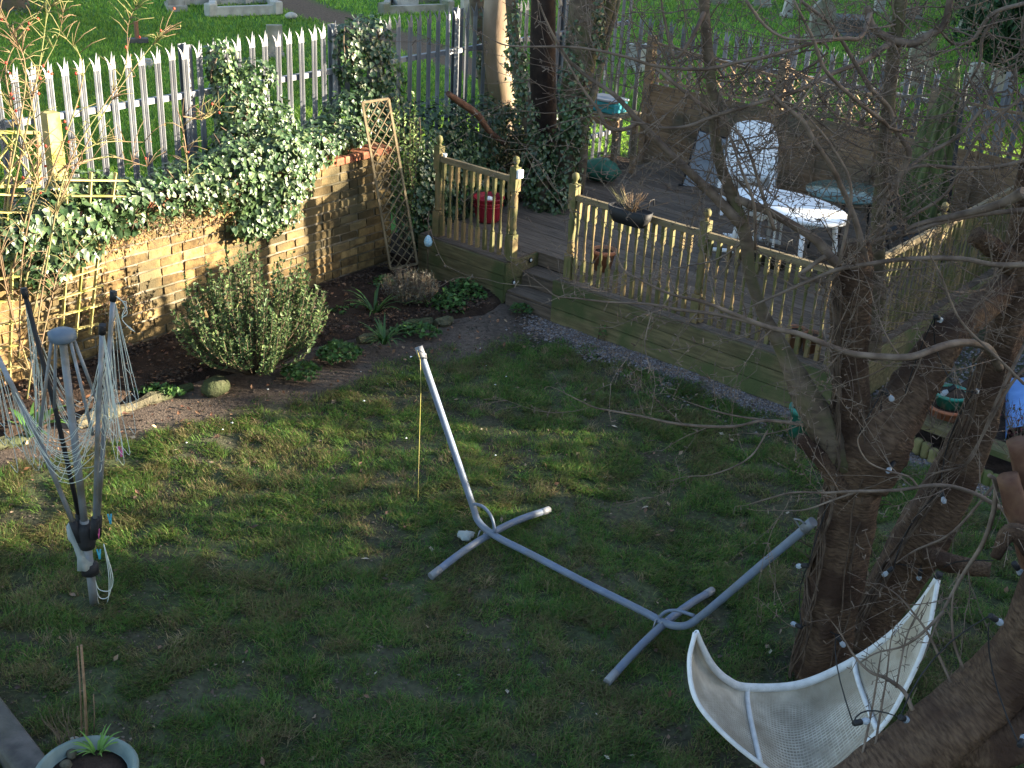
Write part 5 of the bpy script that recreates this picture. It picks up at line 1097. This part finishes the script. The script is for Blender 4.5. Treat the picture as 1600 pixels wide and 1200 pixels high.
trunkmesh(t1, [(1322, 770, Y1-.08, .065), (1290, 725, Y1-.1, .05), (1265, 700, Y1-.12, .04), (1248, 684, Y1-.12, .036)], 'bark', 12, 6, 'stub')
tw = MB()
BR = [
 [(1158, 350, 6.1, .030), (1105, 295, 6.1, .024), (1050, 243, 6.1, .019), (1020, 212, 6.1, .017), (990, 180, 6.1, .014), (960, 148, 6.1, .012), (925, 125, 6.15, .010), (890, 95, 6.2, .008), (862, 50, 6.2, .006), (838, -5, 6.2, .004)],
 [(1000, 190, 6.1, .012), (975, 202, 6.05, .011), (948, 198, 6.0, .010), (935, 172, 6.0, .008), (910, 138, 6.0, .006), (888, 100, 6.0, .004)],
 [(1360, 20, 6.5, .014), (1345, 58, 6.3, .012), (1317, 60, 6.2, .011), (1275, 66, 6.1, .010), (1200, 88, 6.0, .010), (1162, 95, 6.0, .009), (1100, 108, 6.0, .009), (1025, 103, 6.0, .008), (975, 88, 6.0, .007), (900, 74, 6.0, .006), (800, 72, 6.0, .004), (765, 60, 6.0, .002)],
 [(1025, 106, 6.0, .009), (1075, 148, 6.0, .009), (1110, 175, 6.05, .010)],
 [(1390, 68, 6.5, .018), (1350, 95, 6.3, .014), (1300, 115, 6.2, .012), (1250, 140, 6.1, .011), (1200, 156, 6.0, .010), (1137, 175, 6.0, .010), (1107, 185, 6.0, .009), (1075, 197, 6.0, .008), (1040, 200, 6.0, .007), (1010, 194, 6.0, .005)],
 [(1355, 10, 6.5, .018), (1362, 38, 6.5, .020), (1385, 58, 6.5, .022), (1425, 68, 6.5, .022), (1450, 55, 6.5, .020), (1475, 38, 6.5, .019), (1488, -20, 6.5, .018)],
 [(1600, 5, 6.6, .012), (1550, 22, 6.6, .011), (1520, 62, 6.6, .010), (1490, 68, 6.6, .008), (1470, 50, 6.5, .006)],
 [(1560, 20, 6.6, .010), (1535, 60, 6.6, .010), (1530, 100, 6.6, .008), (1500, 150, 6.6, .006)],
 [(1680, 320, 6.3, .016), (1600, 328, 6.3, .014), (1525, 336, 6.3, .013), (1462, 350, 6.2, .012), (1420, 364, 6.2, .012), (1380, 372, 6.2, .014)],
 [(1600, 300, 6.0, .03), (1560, 320, 6.1, .024), (1490, 338, 6.2, .018), (1430, 352, 6.2, .012), (1395, 375, 6.2, .008)],
 [(1660, 410, 5.9, .016), (1562, 414, 5.9, .014), (1500, 404, 5.9, .013), (1412, 405, 5.9, .012), (1325, 418, 5.9, .011), (1300, 424, 5.9, .010), (1262, 440, 5.9, .009), (1200, 467, 5.9, .006), (1160, 485, 5.9, .003)],
 [(1562, 575, 6.2, .024), (1545, 545, 6.0, .022), (1512, 535, 5.8, .020), (1475, 540, 5.7, .019), (1425, 557, 5.6, .018), (1375, 557, 5.6, .017), (1330, 552, 5.6, .016), (1300, 542, 5.6, .015), (1250, 522, 5.6, .014), (1200, 511, 5.6, .013), (1150, 492, 5.6, .011), (1100, 472, 5.6, .009), (1050, 460, 5.6, .007), (1000, 437, 5.6, .005), (972, 418, 5.6, .004), (957, 375, 5.6, .002)],
 [(1205, 512, 5.6, .010), (1125, 492, 5.6, .009), (1062, 484, 5.6, .008), (1012, 475, 5.6, .006), (950, 472, 5.6, .005), (900, 466, 5.6, .004), (870, 463, 5.6, .003), (852, 450, 5.6, .002)],
 [(1318, 420, 6.1, .028), (1296, 400, 6.1, .028), (1275, 375, 6.1, .024), (1237, 350, 6.1, .022), (1200, 330, 6.1, .022), (1168, 318, 6.1, .024)],
 [(1290, 400, 6.0, .014), (1262, 420, 6.0, .012), (1250, 432, 6.0, .010), (1290, 440, 5.95, .010), (1310, 425, 5.95, .010)],
 [(1280, 668, 6.1, .012), (1200, 657, 6.0, .009), (1150, 666, 5.95, .008), (1100, 666, 5.9, .008), (1050, 661, 5.9, .007), (1000, 650, 5.9, .006), (950, 641, 5.9, .005), (925, 635, 5.9, .004), (880, 613, 5.9, .002)],
 [(1200, 657, 6.0, .007), (1150, 650, 6.0, .005), (1110, 640, 6.0, .004), (1075, 628, 6.0, .002)],
 [(1200, 672, 6.0, .005), (1178, 708, 5.95, .005), (1150, 728, 5.9, .004), (1110, 742, 5.9, .003), (1080, 744, 5.9, .002)],
 [(1575, 800, 5.4, .014), (1550, 786, 5.4, .012), (1525, 772, 5.4, .011), (1487, 760, 5.4, .010), (1450, 759, 5.4, .010), (1400, 766, 5.4, .009), (1325, 768, 5.4, .007), (1290, 770, 5.4, .006), (1237, 770, 5.4, .005), (1180, 785, 5.4, .003)],
 [(1340, 768, 5.4, .006), (1300, 782, 5.4, .005), (1260, 796, 5.4, .004), (1225, 798, 5.4, .002)],
 [(1435, 762, 5.4, .006), (1420, 745, 5.4, .005), (1385, 735, 5.4, .005), (1355, 720, 5.4, .004), (1340, 690, 5.4, .003), (1350, 670, 5.4, .002)],
 [(1545, 742, 5.0, .010), (1556, 755, 5.0, .012), (1552, 800, 5.0, .012), (1535, 850, 5.0, .011), (1500, 905, 5.0, .009), (1470, 960, 4.9, .006)],
 [(1200, 142, 6.0, .010), (1225, 165, 6.0, .011), (1255, 190, 6.0, .012), (1272, 220, 6.0, .012), (1300, 262, 6.05, .013), (1317, 297, 6.1, .014), (1335, 340, 6.1, .015), (1348, 385, 6.1, .02)],
 [(1250, 0, 6.2, .008), (1300, 42, 6.2, .009), (1340, 105, 6.2, .011), (1362, 140, 6.2, .012), (1390, 170, 6.3, .012), (1400, 205, 6.3, .013), (1420, 235, 6.3, .015), (1412, 265, 6.3, .015), (1385, 310, 6.3, .018)],
 [(1240, 0, 6.0, .006), (1270, 60, 6.0, .008), (1290, 110, 6.0, .009), (1330, 150, 6.05, .010), (1380, 190, 6.2, .012)],
 [(1165, 0, 5.9, .008), (1195, 40, 5.9, .007), (1230, 60, 5.9, .006), (1280, 62, 5.9, .004)],
 [(1100, 20, 6.1, .012), (1080, 60, 6.0, .010), (1055, 90, 6.0, .008), (1040, 40, 6.0, .006), (1030, -20, 6.0, .004)],
 [(1560, 110, 6.4, .006), (1540, 160, 6.4, .008), (1500, 210, 6.4, .010), (1450, 240, 6.4, .012), (1420, 262, 6.35, .013)],
 [(1640, 240, 6.3, .012), (1560, 260, 6.3, .011), (1500, 262, 6.3, .010), (1430, 260, 6.3, .010), (1390, 290, 6.3, .012)],
 [(1600, 150, 6.4, .010), (1530, 210, 6.4, .009), (1480, 300, 6.3, .008), (1410, 345, 6.3, .010)],
 [(1210, 360, 6.0, .010), (1190, 300, 6.0, .009), (1175, 250, 6.0, .008), (1160, 215, 6.0, .006), (1130, 190, 6.0, .004)],
 [(1180, 390, 6.0, .008), (1178, 320, 5.9, .008), (1160, 270, 5.9, .007), (1148, 235, 5.9, .005)],
 [(1310, 420, 6.0, .009), (1330, 300, 6.0, .008), (1300, 230, 6.0, .007), (1260, 180, 6.0, .004)],
 [(1600, 600, 5.8, .008), (1560, 560, 5.8, .007), (1500, 500, 5.8, .006), (1470, 430, 5.8, .005), (1445, 385, 5.8, .003)],
]
for L in BR:
    pts, rr = bough(t1, L, 'twig', 7)
    tot = sum((a-b_).length for a, b_ in zip(pts[:-1], pts[1:])); nk = int(tot*(8 if L[0][1] < 600 else 4))
    for k in range(nk):
        i = random.randint(2, len(pts)-1); d = (pts[i]-pts[i-1]).normalized(); side = d.cross(FH).normalized()*random.choice((-1, 1)); e = (d*random.uniform(.2, .9)+side*random.uniform(.5, 1)+FH*random.gauss(0, .5)+Vector((0, 0, .15))).normalized()
        grow(tw, pts[i], e, random.uniform(.18, .80), max(.0020, min(rr[i]*.45, .0038)), 1)
    grow(tw, pts[-1], (pts[-1]-pts[-3]).normalized(), random.uniform(.1, .3), rr[-1], 1)
# twigs straight off the limbs
for u0, v0, u1, v1, n, Yy in ((1165, 380, 1100, 0, 46, Y1), (1376, 330, 1402, 0, 50, Y1+.42), (1560, 420, 1480, 540, 18, 6.25), (1340, 400, 1330, 560, 22, 6.1), (1560, 180, 1600, 60, 30, 6.5), (1530, 30, 1490, 200, 14, 6.4), (1300, 60, 1260, 200, 20, 6.1)):
    for k in range(n):
        s_ = random.random(); p = PD(lerp(u0, u1, s_), lerp(v0, v1, s_), Yy); a = random.uniform(0, 2*pi); e = (CR*cos(a)+CU*sin(a)*.8+FH*random.gauss(0, .4)).normalized(); grow(tw, p, e, random.uniform(.25, .85), random.uniform(.003, .006), 1)
tw.obj('twigs', M['twig'], t1, 'stuff')
# climbing stems on the trunk
s = MB()
for k in range(20):
    off = random.choice((-1, -1, -1, 1))*random.uniform(.15, 1); wob = random.uniform(0, 6); q = []
    Z0 = random.choice((1060, 1060, 900, 760)); Z1 = random.choice((430, 470, 560, 640, 700))
    for j in range(18):
        v = lerp(Z0, Z1, j/17); uc = np.interp(v, [380, 560, 730, 810, 920, 1030, 1080], [1336, 1328, 1336, 1322, 1300, 1284, 1278]); hw = np.interp(v, [380, 560, 730, 920, 1080], [32, 29, 42, 42, 48]); o_ = off+.12*sin(j*.8+wob)+random.uniform(-.06, .06)
        if off < -.2: o_ = -.80+.22*sin(j*.7+wob)+random.uniform(-.05, .05)
        o_ = max(-1.05, min(1.02, o_)); q.append(PD(uc+hw*o_, v, Y1-(.165*sqrt(max(0, 1-min(1, o_*o_))))*(hw/42)-.015))
    q = [Vector(a[:3]) for a in smooth_path([(*p, 0) for p in q], 2)]; s.tube(q, random.uniform(.003, .007), 5, cap=False)
s.obj('vine_stems', M['vine'], t1, 'stuff')
s = MB()
for k in range(80):
    v = random.uniform(380, 1040); uc = np.interp(v, [380, 560, 730, 810, 920, 1030, 1080], [1336, 1328, 1336, 1322, 1300, 1284, 1278]); hw = np.interp(v, [380, 560, 730, 920, 1080], [32, 29, 42, 42, 48]); sd = random.choice((-1, -1, 1)); p = PD(uc+sd*hw*.95, v, Y1-.05); q = [p]; d = (CR*sd*random.uniform(-.3, .6)+CU*random.uniform(-1, 1)-FH*random.uniform(0, .5)).normalized()
    for j in range(5): d = (d+Vector((random.gauss(0, .25), random.gauss(0, .25), random.gauss(0, .25)))).normalized(); p = p+d*.03; q.append(p)
    s.tube(q, .003, 4, cap=False)
s.obj('vine_twigs', M['vine'], t1, 'stuff')

Y2 = 6.55
t2 = thing('cherry_tree', 'thick leaning cherry trunk rising to the right edge beyond the wicker seat', 'tree', PD(1335, 1030, Y2))
trunkmesh(t2, [(1318, 1070, Y2, .17), (1345, 1000, Y2, .15), (1385, 925, Y2, .145), (1440, 835, Y2, .16), (1490, 745, Y2, .14), (1528, 660, Y2, .11), (1556, 570, Y2, .10), (1582, 480, Y2, .10), (1600, 380, Y2, .095), (1622, 240, Y2, .09), (1650, 80, Y2, .075), (1670, -90, Y2, .055), (1700, -300, Y2, .03), (1720, -420, Y2, .012)], 'bark', 24, 7)
trunkmesh(t2, [(1440, 860, Y2-.05, .07), (1480, 878, Y2-.3, .055), (1548, 890, Y2-.4, .045)], 'bark', 12, 8, 'branch')
trunkmesh(t2, [(1605, 440, Y2, .075), (1575, 405, Y2-.05, .06), (1545, 382, Y2-.1, .055), (1524, 368, Y2-.12, .05)], 'bark', 14, 15, 'stub')
s = MB()
for k in range(7):
    q = []; of = random.uniform(-1, -.3)
    for j in range(12):
        v = lerp(1010, 560, j/11); uc = np.interp(v, [570, 660, 745, 835, 925, 1000], [1556, 1528, 1490, 1440, 1385, 1345]); o_ = of+.2*sin(j+k)+random.uniform(-.05, .05); o_ = max(-1, min(1, o_)); q.append(PD(uc+o_*34, v, Y2-.15*sqrt(1-o_*o_)-.02))
    s.tube(q, random.uniform(.004, .009), 5, cap=False)
s.obj('vine_stems', M['vine'], t2, 'stuff')
tw = MB()
for L in ([(1600, 540, 6.3, .010), (1560, 620, 6.2, .009), (1535, 680, 6.2, .008), (1510, 725, 6.2, .007), (1460, 740, 6.2, .005), (1430, 765, 6.2, .003)], [(1620, 560, 6.3, .010), (1580, 600, 6.2, .009), (1530, 690, 6.2, .008), (1500, 740, 6.2, .005)], [(1560, 750, 5.6, .008), (1490, 830, 5.6, .007), (1430, 860, 5.6, .005), (1400, 880, 5.6, .003)]):
    pts, rr = bough(t2, L, 'twig', 6)
    for k in range(12): i = random.randint(2, len(pts)-1); d = (pts[i]-pts[i-1]).normalized(); grow(tw, pts[i], (d*.5+CR*random.gauss(0, .6)+CU*random.gauss(0, .6)).normalized(), random.uniform(.1, .4), .003, 1)
tw.obj('twigs', M['twig'], t2, 'stuff')

Y3 = 4.35
t3 = thing('cherry_tree', 'massive ring barked cherry limb crossing the bottom right corner', 'tree', PD(1130, 1420, Y3))
q0 = G(1100, 1560); trunkmesh(t3, [(1060, 1560, 4.3, .20), (1180, 1380, 4.32, .17), (1310, 1265, 4.35, .150), (1400, 1196, 4.4, .140), (1478, 1140, 4.45, .155), (1545, 1085, 4.5, .150), (1600, 1020, 4.5, .135), (1650, 900, 4.5, .12)], 'bark', 30, 9, amp=.06)
trunkmesh(t3, [(1480, 1160, 4.45, .10), (1560, 1160, 4.4, .11), (1680, 1100, 4.4, .12)], 'bark', 18, 10, 'branch')
trunkmesh(t3, [(1625, 900, 4.9, .07), (1598, 820, 4.9, .055), (1575, 745, 4.9, .045)], 'cutwood', 12, 11, 'cut_limb')
trunkmesh(t3, [(1640, 850, 5.0, .07), (1610, 760, 5.0, .055), (1590, 690, 5.0, .05)], 'cutwood', 12, 12, 'cut_limb')
trunkmesh(t3, [(1620, 860, 4.8, .06), (1580, 830, 4.8, .04), (1555, 870, 4.8, .025)], 'bark', 12, 13, 'branch')
tw = MB()
for L in ([(1426, 1110, 4.45, .011), (1412, 1080, 4.5, .010), (1385, 1060, 4.55, .009), (1360, 1050, 4.6, .007), (1335, 1025, 4.65, .005), (1310, 985, 4.7, .003), (1290, 960, 4.7, .002)],
          [(1486, 1068, 4.45, .007), (1474, 1040, 4.5, .007), (1450, 990, 4.55, .006), (1425, 955, 4.6, .005), (1400, 928, 4.65, .004), (1375, 912, 4.7, .002)],
          [(1345, 1190, 4.4, .006), (1362, 1110, 4.5, .005), (1372, 1050, 4.55, .004), (1378, 1012, 4.6, .002)], [(1365, 1180, 4.4, .006), (1378, 1100, 4.5, .005), (1385, 1060, 4.55, .004), (1392, 1000, 4.6, .003), (1398, 985, 4.6, .002)],
          [(1505, 1045, 4.45, .007), (1490, 1000, 4.5, .006), (1488, 940, 4.55, .004), (1500, 890, 4.6, .002)], [(1475, 955, 4.7, .009), (1440, 990, 4.65, .008), (1410, 1010, 4.65, .006), (1370, 1020, 4.65, .004), (1345, 1035, 4.65, .003)], [(1400, 1075, 4.5, .004), (1415, 1000, 4.6, .004), (1432, 960, 4.65, .003), (1445, 930, 4.7, .002)]):
    pts, rr = bough(t3, L, 'twig', 6)
    for k in range(9): i = random.randint(2, len(pts)-1); d = (pts[i]-pts[i-1]).normalized(); grow(tw, pts[i], (d*.5+CR*random.gauss(0, .6)+CU*random.gauss(0, .6)).normalized(), random.uniform(.04, .14), .0025, 0)
tw.obj('twigs', M['twig'], t3, 'stuff')

# festoon lights
fs = thing('festoon_lights', 'string of clear outdoor bulbs on black cable wound through the cherry trees', 'string lights', PD(1388, 617, 5.9))
BL_ = [(1597, 1158, 4.0), (1556, 968, 4.25), (1412, 1123, 4.15), (1345, 1128, 4.2), (1313, 1001, 5.9), (1245, 977, 5.95), (1254, 884, 5.95), (1388, 617, 5.9), (1392, 730, 5.9), (1466, 497, 5.95), (1482, 610, 5.9), (1524, 612, 6.3), (1473, 776, 6.25), (1388, 893, 6.3), (1437, 898, 6.3), (1466, 883, 6.3), (1590, 888, 4.6)]
gb = MB(); gb.lathe([(.0001, -.055), (.011, -.051), (.018, -.037), (.019, -.025), (.012, -.007), (.010, 0)], 12); gb.v = [(v[0]*.85, v[1]*.85, v[2]*.85) for v in gb.v]; gme = gb.mesh('bulb', M['bulb']); sb = MB(); sb.lathe([(.012, -.004), (.014, 0), (.014, .035), (.010, .04)], 10); sme = sb.mesh('socket', M['black'])
prev = None; cab = MB(); cp = []
for (u, v, Yy) in BL_:
    p = PD(u, v, Yy); q = QE(random.uniform(-90, 90), random.uniform(-90, 90), 0); o = link('socket', sme, fs, p, q); o2 = bpy.data.objects.new('bulb', gme); COL.objects.link(o2); o2.parent = o; cp.append(p+q @ Vector((0, 0, .04)))
q = []
for a, b_ in zip(cp[:-1], cp[1:]):
    for j in range(6): t_ = j/6; p = a.lerp(b_, t_); p.z -= .05*(1-(2*t_-1)**2); p += FH*.12*(1-(2*t_-1)**2); q.append(p)
cab.tube(q, .0035, 5); cab.obj('cable', M['black'], fs)

# ================================================================== CHURCHYARD
def gravestone(label, u, v, wpx, hpx, shape='round', mat='stone', tilt=0, yaw=None, th=.12, name='gravestone'):
    p = G(u, v, ZC-.02); k = ppm(p); w_, h_ = wpx/k, hpx/(k*.95); b = MB(); poly = [(-w_/2, 0), (w_/2, 0)]
    if shape == 'round': poly += [(w_/2, h_-w_/2)]+[(w_/2*cos(a), h_-w_/2+w_/2*sin(a)) for a in np.linspace(.2, pi-.2, 8)]+[(-w_/2, h_-w_/2)]
    elif shape == 'pointed': poly += [(w_/2, h_*.72), (w_*.28, h_*.9), (0, h_), (-w_*.28, h_*.9), (-w_/2, h_*.72)]
    elif shape == 'flat': poly += [(w_/2, h_), (-w_/2, h_)]
    elif shape == 'obelisk': poly += [(w_*.32, h_*.9), (0, h_), (-w_*.32, h_*.9)]
    R = Matrix.Rotation(yaw if yaw is not None else radians(50+random.uniform(-12, 12)), 3, 'Z') @ Matrix.Rotation(radians(tilt), 3, 'Y'); b.prism(poly, -th/2, th/2, R, (p.x, p.y, ZC-.03)); t = thing(name, label, 'gravestone' if name == 'gravestone' else 'tomb', (p.x, p.y, ZC)); b.obj('stone', M[mat], t)
    b = MB(); b.box((p.x, p.y, ZC+.03), (w_*1.15, th*1.8, .12), R); b.obj('plinth', M[mat], t)
gravestone('tall pointed gravestone beyond the lattice fence left of the dark tomb', 1280, 62, 40, 62, 'pointed')
gravestone('large round topped gravestone behind the palisade right of the thin cherry trunk', 1430, 140, 38, 85, 'round')
gravestone('pale tall gravestone near the dark evergreen at top right', 1508, 52, 30, 66, 'obelisk', tilt=4)
gravestone('pale narrow gravestone with pointed corner behind the railings at right', 1558, 150, 26, 58, 'flat', 'palestone', tilt=-3)
gravestone('small white gravestone just left of the pale narrow one', 1520, 138, 20, 38, 'flat', 'palestone')
gravestone('low dark chest tomb in the grass at upper right', 1330, 54, 46, 26, 'flat', 'darkstone', th=.9, name='chest_tomb')
gravestone('wide low slab gravestone behind the thin cherry trunk', 1415, 34, 48, 20, 'flat', 'stone')
gravestone('small pale gravestone leaning behind the railings left of the lattice fence', 1005, 112, 26, 44, 'pointed', 'palestone', tilt=8)
gravestone('small cream gravestone behind the railings beside the timber fence post', 988, 108, 20, 38, 'flat', 'palestone')
gravestone('grey square pillar stone beside the pale tree trunk', 733, 72, 26, 90, 'flat', 'stone', th=.3)
gravestone('cream block of a tomb at the top centre', 633, 14, 34, 40, 'flat', 'palestone', th=.5)
gravestone('weathered stump like gravestone at the top left', 275, 14, 26, 40, 'flat', 'stone', th=.4)
gravestone('dark grey broad gravestone behind the bright railings', 430, 92, 24, 50, 'flat', 'stone')
gravestone('small white marker stone behind the bright palings', 229, 106, 16, 14, 'flat', 'palestone')
gravestone('grey headstone far beyond the wide slab', 1190, 12, 26, 30, 'round', 'stone')
gravestone('thin grey headstone far off at the top centre right', 1120, 10, 30, 30, 'flat', 'stone')
gravestone('thin leaning headstone between lattice fence and pointed gravestone', 1228, 28, 14, 34, 'flat', 'palestone', tilt=6)
gravestone('pale headstone far off right of the dark chest tomb', 1372, 22, 16, 30, 'round', 'palestone')
# cross marker
p = G(215, 68, ZC); t = thing('grave_cross', 'small reddish wooden grave cross on the shaded grass', 'grave marker', p); b = MB(); b.box((p.x, p.y, p.z+.2), (.06, .06, .42)); b.obj('upright', M['terracotta'], t); b = MB(); b.box((p.x, p.y, p.z+.06), (.16, .4, .08), radians(-30)); b.obj('base', M['darkstone'], t)
# kerbed grave
def kerbgrave(label, pts, mat='palestone', h=.2):
    q = [G(u, v, ZC) for u, v in pts]; t = thing('kerbed_grave', label, 'grave', q[0])
    for a, b_ in zip(q, q[1:]+q[:1]): b = MB(); b.bar(a+Vector((0, 0, h/2)), b_+Vector((0, 0, h/2)), h, .14); b.obj('kerb', M[mat], t)
    for a in q: b = MB(); b.box(a+Vector((0, 0, h*.7)), (.2, .2, h*1.4), bevel=.02); b.obj('corner_stone', M[mat], t)
kerbgrave('stone kerbed grave with corner posts on the lit grass at upper left', [(330, 26), (432, 22), (420, 4), (335, 6)])
kerbgrave('far stone kerbed grave at the top left edge of the path', [(270, 8), (385, 6), (370, -12), (275, -12)])
kerbgrave('kerbed grave at the top centre beyond the dark ivy clump', [(600, 24), (700, 20), (690, 6), (610, 6)], 'stone')
lowp = G(455, 30, ZC); lump('stone_chip', 'small fallen stone beside the kerbed grave', 'stone', (lowp.x, lowp.y, ZC), (.12, .12, .15), 'palestone')
YT = G(20, 14, ZC).dot(FH)
trunk_tree('tree', 'broad grey tree base with dark ivy at the top left corner', [(20, 8, YT, .34), (18, -20, YT, .28), (15, -80, YT, .26), (10, -200, YT, .25)], 'limb', ivyb=[(60, 8, YT-.2, 22, 22, 130), (30, 20, YT-.4, 28, 8, 130)])
# dark evergreen at the top right
ev = thing('yew_tree', 'dark green yew hanging into the top right corner', 'tree', (PD(1640, 90, 21).x, PD(1640, 90, 21).y, ZC)); evl = ev.location
b = MB(); b.tube([evl, evl+Vector((0, 0, 3.2))], [.22, .12], 10); b.obj('trunk', M['limb'], ev)
P, N = blobs([((PD(1640, 10, 21).x, PD(1640, 10, 21).y, PD(1640, 10, 21).z), (1.5, 1.5, 1.1)), (tuple(PD(1580, 20, 21)), (.7, .7, .55)), (tuple(PD(1590, 60, 21)), (.6, .6, .45)), (tuple(PD(1660, -80, 21)), (1.5, 1.5, 1.3))], 330, .7); foliage('foliage', P, N, rng.uniform(.08, .15, len(P)), T_LEAF, [(.015, .04, .018), (.025, .06, .025)], [1, 1], M['leaf'], ev)

# ================================================================== SHADE CASTERS ADDED OUTSIDE THE FRAME
# frame of the sun: distance sx towards the sun (camera right), sy away from the house
SXv = Vector((CR.x, CR.y, 0)).normalized(); SYv = FH
def SP(sx, sy, z): return SXv*sx+SYv*sy+Vector((0, 0, z))
RS = Matrix((SXv, SYv, Vector((0, 0, 1)))).transposed()
def sbox(b, sx0, sx1, sy0, sy1, z0, z1): b.box(SP((sx0+sx1)/2, (sy0+sy1)/2, (z0+z1)/2), (sx1-sx0, sy1-sy0, z1-z0), RS)
hs = thing('added_shade_house', 'rendered house wing added out of view to block the low sun', 'house', SP(12, 2, 0))  # unseen house added to keep low sun off the near garden
b = MB(); sbox(b, 9.5, 15, -6, 6.7, 0, 5.2); b.obj('wall', M['palebrick'], hs)
b = MB(); b.prism([(-3.1, 0), (3.1, 0), (0, 2.4)], -6.7, 6.7, RS, SP(12.25, .35, 5.21)); b.obj('roof', M['slate'], hs)
def hedge(label, pts, sx, wd, name='added_shade_hedge'):
    t = thing(name, label, 'hedge', SP(sx, (pts[0][0]+pts[-1][0])/2, 0)); b = MB()
    for (y0, h0), (y1, h1) in zip(pts[:-1], pts[1:]):
        hh = min(h0, h1); sbox(b, sx-wd*.35, sx+wd*.35, y0, y1+.001, 0, hh-.38)
    b.obj('branches', M['darkbark'], t); Ps = []
    for (y0, h0), (y1, h1) in zip(pts[:-1], pts[1:]):
        n = int((y1-y0)*700); yy = rng.uniform(y0, y1, n); hh = h0+(h1-h0)*(yy-y0)/(y1-y0); zz = np.where(rng.random(n) < .55, hh-.45*rng.random(n)**1.2, hh*(1-rng.random(n)**2.0*.9))+rng.normal(0, .06, n)+.18*(vn(yy, yy*0, .22, 3)-.5); xx = sx+rng.choice([-1, 1], n)*wd*.5*np.sqrt(rng.random(n))
        Ps.append(np.outer(xx, np.array(SXv))+np.outer(yy, np.array(SYv))+np.stack([0*zz, 0*zz, zz], 1))
    P = np.concatenate(Ps); foliage('foliage', P, rng.normal(0, 1, (len(P), 3)), rng.uniform(.06, .12, len(P)), T_LEAF, [(.03, .06, .02), (.05, .08, .03)], [1, 1], M['leaf'], t)
hedge('unseen hedge added at right, its top shaped to pattern sun and shade on the garden', [(6.7, 2.8), (6.9, 2.66), (7.1, 2.60), (7.5, 2.62), (7.75, 2.40), (7.9, 2.50), (8.1, 2.30), (8.35, 2.34), (8.7, 2.27), (8.95, 2.6), (10, 2.8), (11, 2.7), (11.6, 2.8), (12.0, 3.6), (12.85, 3.7), (12.95, 5.2), (14.2, 5.2), (14.3, 2.2)], 9.5, .8)  # added hedge; heights chosen for where sun falls on lawn, wall and railings
hedge('unseen line of tall evergreens added to shade the far churchyard grass', [(19.0, 6.0), (20.5, 7.5), (30, 9), (40, 9.5)], 16, 2.5, 'added_shade_row')  # unseen trees added so their shade darkens the upper churchyard

ct = thing('added_shade_tree', 'unseen evergreen tree added at right to keep sun off the back fence', 'tree', SP(11, 17.2, 0))  # added tree; raised crown stops sun to the fence, lower rays pass beneath
b = MB(); b.tube([SP(11, 17.2, 0), SP(11, 17.2, 4.0)], [.2, .12], 10); b.obj('trunk', M['limb'], ct)
P, N = blobs([(tuple(SP(11, 16.4, 4.6)), (1.3, 1.5, 1.45)), (tuple(SP(11, 18.0, 4.7)), (1.3, 1.6, 1.5)), (tuple(SP(11, 17.2, 6.0)), (1.4, 1.9, 1.4))], 420, .6)
foliage('foliage', P, N, rng.uniform(.07, .13, len(P)), T_LEAF, [(.02, .05, .018), (.035, .065, .025)], [1, 1], M['leaf'], ct)
